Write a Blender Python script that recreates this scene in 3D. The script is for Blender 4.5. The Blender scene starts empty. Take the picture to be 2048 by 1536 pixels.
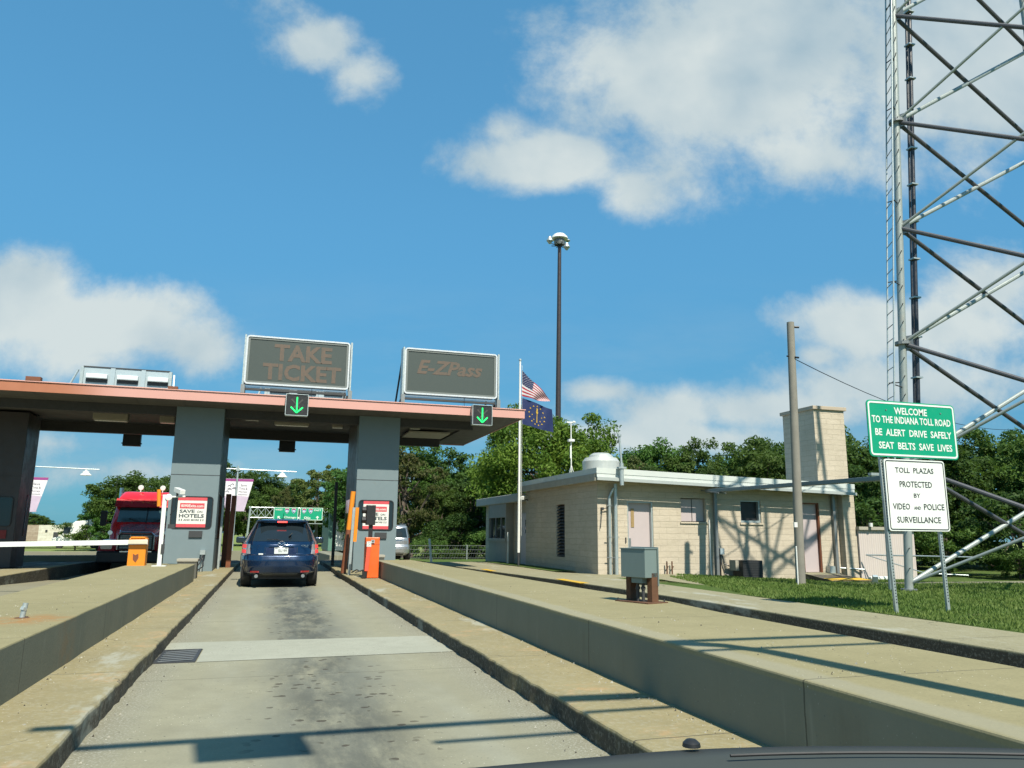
import bpy, bmesh, math, random
import numpy as np
from mathutils import Vector, Matrix
R = math.radians
random.seed(7)
sc = bpy.context.scene
COL = sc.collection

# ------------------------------------------------------------------ camera
F, ROLL, CAMH = 1530.0, 0.009, 1.3
yaw = math.atan(481 / math.hypot(F, 294)); pitch = math.atan(298 / F)
fw = Vector((math.sin(yaw) * math.cos(pitch), math.cos(yaw) * math.cos(pitch), math.sin(pitch)))
r0 = Vector((math.cos(yaw), -math.sin(yaw), 0)); u0 = r0.cross(fw)
cr, cs = math.cos(ROLL), math.sin(ROLL)
rt = cr * r0 + cs * u0; up = -cs * r0 + cr * u0
cam = bpy.data.cameras.new('camera'); camo = bpy.data.objects.new('camera', cam); COL.objects.link(camo)
m = Matrix((rt, up, -fw)).transposed().to_4x4(); m.translation = Vector((0, 0, CAMH)); camo.matrix_world = m
cam.sensor_width = 36; cam.lens = F / 2048 * 36; cam.clip_start = 0.05; cam.clip_end = 5000
sc.camera = camo

# ------------------------------------------------------------------ light
ELEV, AZ = 50.5, 6.5            # sun behind the camera, a little to the right
wd = bpy.data.worlds.new('World'); sc.world = wd; wd.use_nodes = True
sun = bpy.data.lights.new('sun', 'SUN'); sun.energy = 4.9; sun.angle = R(0.53); sun.color = (1, .93, .80)
so = bpy.data.objects.new('sun', sun); COL.objects.link(so)
sd = Vector((math.sin(R(AZ)) * math.cos(R(ELEV)), -math.cos(R(AZ)) * math.cos(R(ELEV)), math.sin(R(ELEV))))
so.rotation_euler = sd.to_track_quat('Z', 'Y').to_euler(); so.location = (0, 0, 60)
sc.view_settings.view_transform = 'Standard'; sc.view_settings.look = 'None'
sc.view_settings.exposure = 0.6; sc.view_settings.gamma = 1
sc.cycles.max_bounces = 6; sc.cycles.transparent_max_bounces = 6

def N(nt, t, **kw):
    n = nt.nodes.new('ShaderNode' + t)
    for k, v in kw.items():
        if k.startswith('i_'): n.inputs[k[2:]].default_value = v
        elif k.startswith('n_'): n.inputs[int(k[2:])].default_value = v
        else: setattr(n, k, v)
    return n
def L(nt, a, b): nt.links.new(a, b)
def MATH(nt, op, a, b=None, c=None, clamp=False):
    n = nt.nodes.new('ShaderNodeMath'); n.operation = op; n.use_clamp = clamp
    for i, v in enumerate((a, b, c)):
        if v is None: continue
        if isinstance(v, (int, float)): n.inputs[i].default_value = v
        else: nt.links.new(v, n.inputs[i])
    return n.outputs[0]

SKYT = (.74, 1.98, 2.78, 1)
# sky: physical sky with clouds laid out by direction (azimuth / elevation)
nt = wd.node_tree; nt.nodes.clear()
sky = N(nt, 'TexSky', sky_type='NISHITA', sun_disc=False, sun_elevation=R(ELEV), sun_rotation=R(180 - AZ), altitude=200, air_density=1.0, dust_density=0.6, ozone_density=3.0)
tc = N(nt, 'TexCoord'); gen = tc.outputs['Generated']
def dotv(v):
    n = N(nt, 'VectorMath', operation='DOT_PRODUCT'); L(nt, gen, n.inputs[0]); n.inputs[1].default_value = v; return n.outputs['Value']
Y17 = R(17.2)
a_r = dotv((math.cos(Y17), -math.sin(Y17), 0)); a_f = MATH(nt, 'MAXIMUM', MATH(nt, 'ABSOLUTE', dotv((math.sin(Y17), math.cos(Y17), 0))), .05)
zz = dotv((0, 0, 1))
pa = MATH(nt, 'DIVIDE', a_r, a_f); pb = MATH(nt, 'DIVIDE', zz, a_f)
cmb = N(nt, 'CombineXYZ'); L(nt, pa, cmb.inputs[0]); L(nt, pb, cmb.inputs[1]); P = cmb.outputs[0]
def noise(vec, scale, detail=6, rough=.55, off=(0, 0, 0), sc_=(1, 1, 1), dist=0):
    mp = N(nt, 'Mapping'); mp.inputs['Location'].default_value = off; mp.inputs['Scale'].default_value = sc_
    L(nt, vec, mp.inputs[0]); n = N(nt, 'TexNoise'); n.inputs['Scale'].default_value = scale; n.inputs['Detail'].default_value = detail
    n.inputs['Roughness'].default_value = rough; n.inputs['Distortion'].default_value = dist
    L(nt, mp.outputs[0], n.inputs['Vector']); return n.outputs[0]
# (a, b, radius a, radius b, strength): a = across, b = up, as tangents
CL = [(.21, .66, .19, .15, 1.0), (.40, .70, .26, .20, 1.1), (.62, .68, .24, .18, 1.0), (.44, .52, .14, .07, .7), (.22, .50, .07, .06, .45),
      (.04, .515, .14, .05, 1.1), (.165, .475, .06, .05, .9), (-.02, .56, .06, .035, .6),
      (-.28, .70, .06, .05, .7), (-.22, .65, .055, .05, .6), (-.36, .76, .05, .06, .3),
      (-.69, .31, .11, .08, 1.2), (-.54, .265, .13, .06, 1.1), (-.44, .24, .09, .045, .8), (-.56, .225, .20, .04, .6),
      (.54, .28, .17, .055, 1.0), (.64, .33, .11, .06, .8), (.41, .235, .05, .022, .7), (.33, .165, .26, .04, .85), (.12, .185, .06, .02, .7),
      (.20, .125, .26, .03, .8), (.50, .20, .20, .05, .8), (-.60, .11, .12, .03, .5), (-.56, .075, .2, .025, .45), (-.15, .06, .5, .02, .3), (.04, .535, .03, .02, .3)]
fld = None
for (ca, cb, ra, rb, stg) in CL:
    mp = N(nt, 'Mapping'); mp.vector_type = 'POINT'
    mp.inputs['Scale'].default_value = (1 / ra, 1 / rb, 1); mp.inputs['Location'].default_value = (-ca / ra, -cb / rb, 0)
    L(nt, P, mp.inputs[0])
    ln = N(nt, 'VectorMath', operation='LENGTH'); L(nt, mp.outputs[0], ln.inputs[0])
    v = MATH(nt, 'MULTIPLY', MATH(nt, 'SUBTRACT', 1.25, ln.outputs['Value']), stg)
    fld = v if fld is None else MATH(nt, 'SMOOTH_MAX', fld, v, .35)
fld = MATH(nt, 'MAXIMUM', fld, -.8)
n1 = noise(P, 5.2, 13, .63, dist=.12)
n4 = noise(P, 4.2, 4, .5, off=(.0, .0, 2)); n5 = noise(P, 4.2, 4, .5, off=(-.03, .10, 2))
n3 = noise(P, 26, 5, .6, off=(3, 1, 0))
dens = MATH(nt, 'ADD', MATH(nt, 'MULTIPLY', fld, 1.05), MATH(nt, 'MULTIPLY', MATH(nt, 'SUBTRACT', n1, .5), 2.3))
mask = N(nt, 'MapRange', interpolation_type='SMOOTHSTEP'); L(nt, dens, mask.inputs[0])
mask.inputs[1].default_value = .06; mask.inputs[2].default_value = .80; mask.inputs[3].default_value = 0; mask.inputs[4].default_value = .94
# thin veil towards the horizon
veil = MATH(nt, 'MULTIPLY', MATH(nt, 'SUBTRACT', noise(P, 3.2, 6, .6, off=(5, 2, 0), sc_=(1, 3.2, 1)), .42), 1.9, clamp=True)
hz = N(nt, 'MapRange'); L(nt, pb, hz.inputs[0]); hz.inputs[1].default_value = .02; hz.inputs[2].default_value = .36; hz.inputs[3].default_value = .75; hz.inputs[4].default_value = 0
msk = MATH(nt, 'MAXIMUM', mask.outputs[0], MATH(nt, 'MULTIPLY', veil, hz.outputs[0]))
lit = MATH(nt, 'ADD', MATH(nt, 'MULTIPLY', MATH(nt, 'SUBTRACT', n4, n5), 2.2), MATH(nt, 'ADD', .62, MATH(nt, 'ADD', MATH(nt, 'MULTIPLY', MATH(nt, 'SUBTRACT', n3, .5), .15), MATH(nt, 'MULTIPLY', MATH(nt, 'SUBTRACT', n1, .5), .9))), clamp=True)
ccol = N(nt, 'MixRGB'); L(nt, lit, ccol.inputs[0]); ccol.inputs[1].default_value = (.47, .645, .75, 1); ccol.inputs[2].default_value = (.87, .96, .95, 1)
bg1 = N(nt, 'Background'); bg2 = N(nt, 'Background')
gm_ = N(nt, 'Gamma'); L(nt, sky.outputs[0], gm_.inputs[0]); gm_.inputs[1].default_value = .42       # the camera's tone curve flattens the sky's range
tint = N(nt, 'MixRGB', blend_type='MULTIPLY'); tint.inputs[0].default_value = 1; tint.inputs[2].default_value = SKYT
L(nt, gm_.outputs[0], tint.inputs[1])
low = N(nt, 'MapRange', interpolation_type='SMOOTHSTEP'); L(nt, zz, low.inputs[0]); low.inputs[1].default_value = .0; low.inputs[2].default_value = .42; low.inputs[3].default_value = 1; low.inputs[4].default_value = 0
hzt = N(nt, 'MixRGB', blend_type='MULTIPLY'); L(nt, low.outputs[0], hzt.inputs[0]); L(nt, tint.outputs[0], hzt.inputs[1]); hzt.inputs[2].default_value = (.74, .74, .72, 1); L(nt, hzt.outputs[0], bg1.inputs[0]); bg1.inputs[1].default_value = .089
L(nt, ccol.outputs[0], bg2.inputs[0]); bg2.inputs[1].default_value = .52
mx = N(nt, 'MixShader'); L(nt, msk, mx.inputs[0]); L(nt, bg1.outputs[0], mx.inputs[1]); L(nt, bg2.outputs[0], mx.inputs[2])
wo = N(nt, 'OutputWorld'); L(nt, mx.outputs[0], wo.inputs[0])

# ------------------------------------------------------------------ materials
def newmat(name):
    mt = bpy.data.materials.new(name); mt.use_nodes = True; t = mt.node_tree
    b = t.nodes['Principled BSDF']; return mt, t, b
def objco(t): return N(t, 'TexCoord').outputs['Object']
def tnoise(t, vec, scale, detail=5, rough=.6, sc_=None):
    if sc_:
        mp = N(t, 'Mapping'); mp.inputs['Scale'].default_value = sc_; L(t, vec, mp.inputs[0]); vec = mp.outputs[0]
    n = N(t, 'TexNoise'); n.inputs['Scale'].default_value = scale; n.inputs['Detail'].default_value = detail; n.inputs['Roughness'].default_value = rough
    L(t, vec, n.inputs['Vector']); return n.outputs[0]
def ramp(t, v, a, b, c0=0., c1=1.):
    n = N(t, 'MapRange', interpolation_type='SMOOTHSTEP'); L(t, v, n.inputs[0])
    for i, x in enumerate((a, b, c0, c1)): n.inputs[i + 1].default_value = x
    return n.outputs[0]
def mix(t, f, a, b, mode='MIX'):
    n = N(t, 'MixRGB', blend_type=mode)
    if isinstance(f, (int, float)): n.inputs[0].default_value = f
    else: L(t, f, n.inputs[0])
    for i, v in ((1, a), (2, b)):
        if isinstance(v, tuple): n.inputs[i].default_value = v if len(v) == 4 else v + (1,)
        else: L(t, v, n.inputs[i])
    return n.outputs[0]
def bump(t, b, h, strength=.3, dist=.02):
    n = N(t, 'Bump'); n.inputs['Strength'].default_value = strength; n.inputs['Distance'].default_value = dist
    L(t, h, n.inputs['Height']); L(t, n.outputs[0], b.inputs['Normal'])
MC = {}
def paint(name, col, rough=.5, metal=0., var=.12, scale=6., dirt=None, dirtamt=.0, bmp=0., spec=.5, coat=0.):
    """A painted, cast or rolled surface with slight mottling and optional grime."""
    if name in MC: return MC[name]
    col = tuple(x * .88 for x in col)
    mt, t, b = newmat(name); o = objco(t)
    n = tnoise(t, o, scale)
    c = mix(t, n, tuple(x * (1 - var) for x in col), tuple(min(1, x * (1 + var)) for x in col))
    if dirt:
        c = mix(t, ramp(t, tnoise(t, o, scale * .45, 8, .7), .62 - dirtamt, .80 - dirtamt * .5), c, dirt)
    L(t, c, b.inputs['Base Color'])
    b.inputs['Metallic'].default_value = metal; b.inputs['Specular IOR Level'].default_value = spec
    rr = ramp(t, tnoise(t, o, scale * 2.3), .3, .7, max(.02, rough - .08), min(1, rough + .08)); L(t, rr, b.inputs['Roughness'])
    if coat: b.inputs['Coat Weight'].default_value = coat; b.inputs['Coat Roughness'].default_value = .04
    if bmp: bump(t, b, tnoise(t, o, scale * 6, 4), bmp, .01)
    MC[name] = mt; return mt
def emit(name, col, s):
    mt, t, b = newmat(name); b.inputs['Base Color'].default_value = col + (1,); b.inputs['Emission Color'].default_value = col + (1,); b.inputs['Emission Strength'].default_value = s; return mt
def glass(name, col, rough=.05):
    mt, t, b = newmat(name); o = objco(t); n = tnoise(t, o, 1.3, 3)
    L(t, mix(t, n, tuple(x * .7 for x in col), tuple(x * 1.4 for x in col)), b.inputs['Base Color'])
    b.inputs['Roughness'].default_value = rough; b.inputs['Specular IOR Level'].default_value = .6; return mt
def concrete(name, c0, c1, stain=(.16, .14, .10), stainamt=.1, speck=True, bmp=.35, extra=None):
    mt, t, b = newmat(name); o = objco(t)
    c = mix(t, ramp(t, tnoise(t, o, .55, 7, .65), .3, .7), c0, c1)
    c = mix(t, ramp(t, tnoise(t, o, 4.2, 6, .7), .35, .75, 0, .5), c, tuple(x * .82 for x in c0))
    c = mix(t, ramp(t, tnoise(t, o, 60, 3, .7), .3, .7, 0, .30), c, tuple(x * .62 for x in c0))
    if stainamt: c = mix(t, ramp(t, tnoise(t, o, 1.4, 9, .75), .66 - stainamt, .84 - stainamt), c, stain)
    if speck:
        for s_, th, cc in ((16, .055, (.06, .055, .045)), (23, .05, (.62, .60, .52)), (9, .028, (.05, .045, .04))):
            v = N(t, 'TexVoronoi'); v.inputs['Scale'].default_value = s_; L(t, o, v.inputs['Vector'])
            k = MATH(t, 'MULTIPLY', MATH(t, 'LESS_THAN', v.outputs['Distance'], th * 1.7), ramp(t, tnoise(t, o, 2.2, 3), .45, .6))
            c = mix(t, k, c, cc)
    if extra: c = extra(t, o, c)
    L(t, c, b.inputs['Base Color']); b.inputs['Roughness'].default_value = .92; b.inputs['Specular IOR Level'].default_value = .2
    h = MATH(t, 'ADD', tnoise(t, o, 45, 5, .7), MATH(t, 'MULTIPLY', tnoise(t, o, 5, 6), 1.5)); bump(t, b, h, bmp, .012)
    return mt
def lane_marks(t, o, c):
    """oil and rubber along the middle of the lane, grey rubbed wheel paths, dark drips"""
    s = N(t, 'SeparateXYZ'); L(t, o, s.inputs[0]); x, y = s.outputs[0], s.outputs[1]
    d = MATH(t, 'ABSOLUTE', MATH(t, 'SUBTRACT', x, MATH(t, 'ADD', .50, MATH(t, 'MULTIPLY', tnoise(t, o, .5, 3), .1))))
    k = MATH(t, 'MULTIPLY', ramp(t, d, .16, .62, 1, 0), ramp(t, tnoise(t, o, 3.0, 8, .75, (1, .28, 1)), .28, .60))
    far = ramp(t, y, 8.0, 13.0, .80, 1.0)
    c = mix(t, MATH(t, 'MULTIPLY', k, far), c, (.055, .06, .055))
    wide = MATH(t, 'MULTIPLY', ramp(t, d, .3, 1.0, .7, 0), ramp(t, tnoise(t, o, 1.2, 6, .6, (1, .25, 1)), .3, .7))
    c = mix(t, wide, c, (.17, .18, .15))
    v = N(t, 'TexVoronoi'); v.inputs['Scale'].default_value = 6.5; mp = N(t, 'Mapping'); mp.inputs['Scale'].default_value = (1, 1.15, 1); L(t, o, mp.inputs[0]); L(t, mp.outputs[0], v.inputs['Vector'])
    dr = MATH(t, 'MULTIPLY', MATH(t, 'LESS_THAN', v.outputs['Distance'], MATH(t, 'MULTIPLY', tnoise(t, o, 9, 3), .42)), MATH(t, 'MULTIPLY', ramp(t, d, .35, .75, 1, 0), ramp(t, tnoise(t, o, 2.0, 4), .42, .50)))
    c = mix(t, MATH(t, 'MULTIPLY', dr, .8), c, (.05, .042, .032))
    # scattered fine white grit against both kerbs
    e = MATH(t, 'MAXIMUM', ramp(t, x, -.62, -1.0, 0, 1), ramp(t, x, 1.55, 2.05, 0, 1))
    g = MATH(t, 'MULTIPLY', e, ramp(t, tnoise(t, o, 55, 3, .8), .52, .62))
    c = mix(t, MATH(t, 'MULTIPLY', g, .9), c, (.46, .46, .40))
    c = mix(t, MATH(t, 'MULTIPLY', e, .35), c, (.14, .135, .105))
    wp = MATH(t, 'MULTIPLY', ramp(t, MATH(t, 'ABSOLUTE', MATH(t, 'SUBTRACT', d, .85)), .0, .28, .35, 0), ramp(t, tnoise(t, o, 1.6, 6, .7, (1, .2, 1)), .35, .7))
    c = mix(t, wp, c, (.30, .31, .255))
    return seams(t, o, c, 3.1, 4.6)
def kerb_dirt(t, o, c):
    s = N(t, 'SeparateXYZ'); L(t, o, s.inputs[0]); z = s.outputs[2]
    # tyre rubber rubbed onto the upright face, chipped pale arris
    c = mix(t, MATH(t, 'MULTIPLY', ramp(t, z, .140, .115, 0, 1), ramp(t, tnoise(t, o, 1.1, 6, .7, (1, .5, 1)), .18, .45)), c, (.075, .066, .05))
    g = ramp(t, tnoise(t, o, 30, 4, .8), .50, .62)
    c = mix(t, MATH(t, 'MULTIPLY', g, .30), c, (.38, .37, .30))
    pt = ramp(t, tnoise(t, o, .9, 6, .7, (1.4, .5, 1)), .56, .66)
    c = mix(t, MATH(t, 'MULTIPLY', pt, .7), c, (.34, .345, .285))
    dk = ramp(t, tnoise(t, o, 1.7, 7, .75, (1.2, .6, 1)), .60, .72)
    c = mix(t, MATH(t, 'MULTIPLY', dk, .5), c, (.13, .12, .085))
    return seams(t, o, cracks(t, o, c, .5, .004), 1.2, 3.05, .008)
def streaks(t, o, c):
    """lime runs and damp streaks down the cast faces, faint board lines"""
    a = ramp(t, tnoise(t, o, 5.5, 4, .6, (1, 1, .06)), .60, .74); b = ramp(t, tnoise(t, o, 2.1, 5, .7, (1, 1, .10)), .55, .75)
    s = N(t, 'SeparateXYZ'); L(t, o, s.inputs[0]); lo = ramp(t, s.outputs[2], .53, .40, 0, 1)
    c = mix(t, MATH(t, 'MULTIPLY', ramp(t, s.outputs[2], .531, .515, 0, 1), .75), c, mix(t, tnoise(t, o, 2.5, 6), (.15, .155, .125), (.195, .198, .16)))   # grey form-cast upright faces, darkened in colour to deepen their shade; tops dusty, yellowed
    c = mix(t, MATH(t, 'MULTIPLY', MATH(t, 'MULTIPLY', b, lo), .45), c, (.14, .125, .085))
    c = mix(t, MATH(t, 'MULTIPLY', MATH(t, 'MULTIPLY', a, lo), .35), c, (.42, .41, .34))
    rr = MATH(t, 'SQRT', MATH(t, 'ADD', MATH(t, 'POWER', MATH(t, 'ADD', s.outputs[0], 1.95), 2.0), MATH(t, 'POWER', MATH(t, 'MULTIPLY', MATH(t, 'SUBTRACT', s.outputs[1], 7.75), .8), 2.0)))
    k = MATH(t, 'MULTIPLY', ramp(t, rr, .10, .48, 1, 0), ramp(t, tnoise(t, o, 7, 5, .7), .35, .6))
    c = mix(t, MATH(t, 'MULTIPLY', k, .8), c, (.30, .15, .05))
    ed = ramp(t, MATH(t, 'ABSOLUTE', MATH(t, 'SUBTRACT', s.outputs[0], MATH(t, 'ADD', 2.76, MATH(t, 'MULTIPLY', tnoise(t, o, 2.5, 5), .12)))), .05, .14, .45, 0)
    c = mix(t, ed, c, (.27, .265, .205))
    return seams(t, o, c, .7, 2.9, .006)
def seams(t, o, c, y0, step, w=.006):
    s = N(t, 'SeparateXYZ'); L(t, o, s.inputs[0])
    q = MATH(t, 'ABSOLUTE', MATH(t, 'SUBTRACT', MATH(t, 'FRACT', MATH(t, 'DIVIDE', MATH(t, 'ADD', MATH(t, 'ADD', s.outputs[1], -y0), MATH(t, 'MULTIPLY', tnoise(t, o, 4, 4), .03)), step)), .5))
    return mix(t, MATH(t, 'MULTIPLY', MATH(t, 'GREATER_THAN', q, .5 - w / step), .7), c, (.06, .055, .04))
def cracks(t, o, c, sc_=.55, w=.012):
    v = N(t, 'TexVoronoi', feature='DISTANCE_TO_EDGE'); v.inputs['Scale'].default_value = sc_
    mp = N(t, 'VectorMath', operation='ADD'); nz_ = N(t, 'TexNoise'); nz_.inputs['Scale'].default_value = 3; nz_.inputs['Detail'].default_value = 6; L(t, o, nz_.inputs['Vector'])
    sc2 = N(t, 'VectorMath', operation='SCALE'); L(t, nz_.outputs['Color'], sc2.inputs[0]); sc2.inputs['Scale'].default_value = .5; L(t, o, mp.inputs[0]); L(t, sc2.outputs[0], mp.inputs[1]); L(t, mp.outputs[0], v.inputs['Vector'])
    k = MATH(t, 'MULTIPLY', ramp(t, v.outputs['Distance'], w * .4, w, 1, 0), ramp(t, tnoise(t, o, .6, 3), .48, .56))
    return mix(t, MATH(t, 'MULTIPLY', k, .75), c, (.05, .045, .035))
M = {}
M['lane'] = concrete('lane concrete', (.245, .236, .165), (.29, .28, .195), extra=lane_marks, stainamt=.05)
M['plaza'] = concrete('plaza concrete', (.22, .205, .14), (.25, .235, .16), stainamt=.03)
M['patch'] = concrete('new concrete', (.31, .315, .25), (.355, .36, .29), stainamt=.0, bmp=.15)
M['island'] = concrete('island concrete', (.245, .215, .12), (.29, .25, .135), extra=kerb_dirt, stain=(.40, .26, .13), stainamt=.12)
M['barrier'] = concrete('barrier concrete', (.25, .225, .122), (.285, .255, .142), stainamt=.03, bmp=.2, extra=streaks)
M['walk'] = concrete('sidewalk concrete', (.25, .232, .142), (.28, .26, .162), stainamt=.03, extra=kerb_dirt)
M['grey_metal'] = paint('grey painted steel', (.165, .22, .235), .5, 0, .06, 3, (.13, .12, .10), .04)
M['galv'] = paint('galvanised steel', (.48, .54, .53), .42, .55, .14, 12, (.30, .27, .22), .05)
M['galv_d'] = paint('weathered galvanised steel', (.26, .28, .28), .5, .5, .15, 10)
M['black'] = paint('black plastic', (.016, .017, .018), .45, 0, .2, 8)
M['rubber'] = paint('tyre rubber', (.022, .022, .022), .85, 0, .25, 14, (.08, .075, .06), .05)
M['chrome'] = paint('bright metal', (.72, .74, .76), .16, 1., .05, 8)
M['white'] = paint('white paint', (.74, .76, .72), .42, 0, .05, 5, (.45, .42, .34), .03)
M['orange'] = paint('orange paint', (.78, .25, .012), .45, 0, .08, 4, (.35, .12, .03), .04)
M['redor'] = paint('orange red paint', (.85, .13, .02), .42, 0, .08, 4, (.45, .09, .03), .04)
M['rust'] = paint('rusty steel', (.13, .062, .03), .85, .1, .4, 9, (.05, .03, .02), .1, bmp=.3)
M['brown'] = paint('brown oxide paint', (.19, .062, .025), .6, 0, .2, 5, (.08, .04, .03), .1)
M['concrete_box'] = paint('beige precast', (.36, .34, .27), .85, 0, .1, 7)
M['dark'] = paint('dark grey', (.04, .043, .045), .6, 0, .2, 5)
M['yellow'] = paint('yellow kerb paint', (.62, .38, .02), .7, 0, .15, 5, (.36, .33, .22), .1)
M['wood'] = paint('weathered pole wood', (.235, .225, .19), .9, 0, .25, 3)
M['glass_d'] = glass('dark window glass', (.014, .022, .026))

# ------------------------------------------------------------------ mesh builder
WL = {}      # world position of every object's origin
def T(name, label, cat, loc=(0, 0, 0), group=None, kind=None):
    o = bpy.data.objects.new(name, None); COL.objects.link(o); o.location = loc; o.empty_display_size = .2
    WL[o.name] = Vector(loc); o['label'] = label; o['category'] = cat
    if group: o['group'] = group
    if kind: o['kind'] = kind
    return o
def tag(o, label=None, cat=None, group=None, kind=None):
    if label: o['label'] = label
    if cat: o['category'] = cat
    if group: o['group'] = group
    if kind: o['kind'] = kind
    return o
def link(name, me, parent=None):
    o = bpy.data.objects.new(name, me); COL.objects.link(o)
    if parent is not None:
        o.parent = parent; WL[o.name] = WL[parent.name].copy()
        me.transform(Matrix.Translation(-WL[parent.name]))
    else: WL[o.name] = Vector((0, 0, 0))
    return o
class MB:
    def __init__(s): s.v = []; s.f = []; s.mi = []; s.cur = 0; s.starts = []
    def add(s, vs, fs):
        n = len(s.v); s.starts.append((n, len(s.f))); s.v += [tuple(v) for v in vs]; s.f += [tuple(i + n for i in f) for f in fs]; s.mi += [s.cur] * len(fs); return s
    def box(s, x0, x1, y0, y1, z0, z1):
        return s.add([(x0, y0, z0), (x1, y0, z0), (x1, y1, z0), (x0, y1, z0), (x0, y0, z1), (x1, y0, z1), (x1, y1, z1), (x0, y1, z1)],
                     [(0, 3, 2, 1), (4, 5, 6, 7), (0, 1, 5, 4), (1, 2, 6, 5), (2, 3, 7, 6), (3, 0, 4, 7)])
    def cb(s, c, d):
        return s.box(c[0] - d[0] / 2, c[0] + d[0] / 2, c[1] - d[1] / 2, c[1] + d[1] / 2, c[2] - d[2] / 2, c[2] + d[2] / 2)
    def prism(s, poly, z0, z1):          # poly: (x, y) anticlockwise; z may be functions
        n = len(poly); a = z0 if callable(z0) else (lambda x, y: z0); b = z1 if callable(z1) else (lambda x, y: z1)
        vs = [(x, y, a(x, y)) for x, y in poly] + [(x, y, b(x, y)) for x, y in poly]
        return s.add(vs, [tuple(range(n - 1, -1, -1)), tuple(range(n, 2 * n))] + [(i, (i + 1) % n, n + (i + 1) % n, n + i) for i in range(n)])
    def ext(s, prof, axis, a, b):        # prof in the plane across axis, extruded from a to b
        n = len(prof)
        def p(u, v, w): return {'x': (w, u, v), 'y': (u, w, v), 'z': (u, v, w)}[axis]
        vs = [p(u, v, a) for u, v in prof] + [p(u, v, b) for u, v in prof]
        return s.add(vs, [tuple(range(n)), tuple(range(2 * n - 1, n - 1, -1))] + [(i, i + n, (i + 1) % n + n, (i + 1) % n) for i in range(n)])
    def tube(s, p, q, r, r2=None, seg=12, caps=True):
        p, q = Vector(p), Vector(q); r2 = r if r2 is None else r2; d = (q - p).normalized()
        a = d.orthogonal().normalized(); b = d.cross(a); vs = []
        for c, rr in ((p, r), (q, r2)):
            for i in range(seg):
                t = 2 * math.pi * i / seg; vs.append(c + a * rr * math.cos(t) + b * rr * math.sin(t))
        fs = [(i, (i + 1) % seg, seg + (i + 1) % seg, seg + i) for i in range(seg)]
        if caps: fs += [tuple(range(seg - 1, -1, -1)), tuple(range(seg, 2 * seg))]
        return s.add(vs, fs)
    def path(s, pts, r, seg=8):
        for a, b in zip(pts[:-1], pts[1:]): s.tube(a, b, r, seg=seg)
        return s
    def bar(s, p, q, w, h, upv=(0, 0, 1)):   # rectangular bar
        p, q = Vector(p), Vector(q); d = (q - p).normalized(); u = Vector(upv); sdv = d.cross(u)
        if sdv.length < 1e-4: sdv = d.cross(Vector((1, 0, 0)))
        sdv.normalize(); u = sdv.cross(d); vs = []
        for c in (p, q):
            for a, b in ((-1, -1), (1, -1), (1, 1), (-1, 1)): vs.append(c + sdv * a * w / 2 + u * b * h / 2)
        return s.add(vs, [(3, 2, 1, 0), (4, 5, 6, 7), (0, 1, 5, 4), (1, 2, 6, 5), (2, 3, 7, 6), (3, 0, 4, 7)])
    def lathe(s, c, prof, seg=20, axis='z'):
        c = Vector(c); vs = []; k = len(prof)
        for i in range(seg):
            t = 2 * math.pi * i / seg
            for r, h in prof:
                q = (r * math.cos(t), r * math.sin(t), h)
                if axis == 'y': q = (q[0], q[2], q[1])
                if axis == 'x': q = (q[2], q[0], q[1])
                vs.append(c + Vector(q))
        return s.add(vs, [(i * k + j, ((i + 1) % seg) * k + j, ((i + 1) % seg) * k + j + 1, i * k + j + 1) for i in range(seg) for j in range(k - 1)])
    def rrect(s, x0, x1, z0, z1, r, y0, y1, seg=5):   # rounded rectangle facing -Y, thickness y0..y1
        pts = []
        for cx, cz, a0 in ((x1 - r, z0 + r, -90), (x1 - r, z1 - r, 0), (x0 + r, z1 - r, 90), (x0 + r, z0 + r, 180)):
            for i in range(seg + 1):
                t = R(a0 + 90 * i / seg); pts.append((cx + r * math.cos(t), cz + r * math.sin(t)))
        return s.ext(pts, 'y', y0, y1)
    def rframe(s, x0, x1, z0, z1, r, w, y0, y1, seg=5):
        def ring(ins):
            out = []; rr = max(.002, r - ins)
            for cx, cz, a0 in ((x1 - r, z0 + r, -90), (x1 - r, z1 - r, 0), (x0 + r, z1 - r, 90), (x0 + r, z0 + r, 180)):
                for i in range(seg + 1):
                    t = R(a0 + 90 * i / seg); out.append((cx + rr * math.cos(t), cz + rr * math.sin(t)))
            return out
        o_, i_ = ring(0), ring(w); n = len(o_)
        vs = [(x, y0, z) for x, z in o_] + [(x, y0, z) for x, z in i_] + [(x, y1, z) for x, z in o_] + [(x, y1, z) for x, z in i_]
        fs = []
        for i in range(n):
            j = (i + 1) % n; fs += [(i, j, n + j, n + i), (2 * n + i, 3 * n + i, 3 * n + j, 2 * n + j), (i, 2 * n + i, 2 * n + j, j), (n + i, n + j, 3 * n + j, 3 * n + i)]
        return s.add(vs, fs)
    def build(s, name, mat, parent=None, bevel=0, smooth=False, label=None):
        me = bpy.data.meshes.new(name); me.from_pydata(s.v, [], s.f)
        for mt in (mat if isinstance(mat, (list, tuple)) else [mat]): me.materials.append(mt)
        if isinstance(mat, (list, tuple)): me.polygons.foreach_set('material_index', s.mi)
        bm = bmesh.new(); bm.from_mesh(me); bmesh.ops.recalc_face_normals(bm, faces=bm.faces); bm.to_mesh(me); bm.free()
        me.update(); o = link(name, me, parent)
        if smooth:
            me.polygons.foreach_set('use_smooth', [True] * len(me.polygons))
            if smooth != 'all': me.set_sharp_from_angle(angle=R(35))
        if bevel:
            b = o.modifiers.new('bevel', 'BEVEL'); b.width = bevel; b.segments = 2; b.limit_method = 'ANGLE'; b.angle_limit = R(40)
        if label: o['label'] = label
        return o
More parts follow.
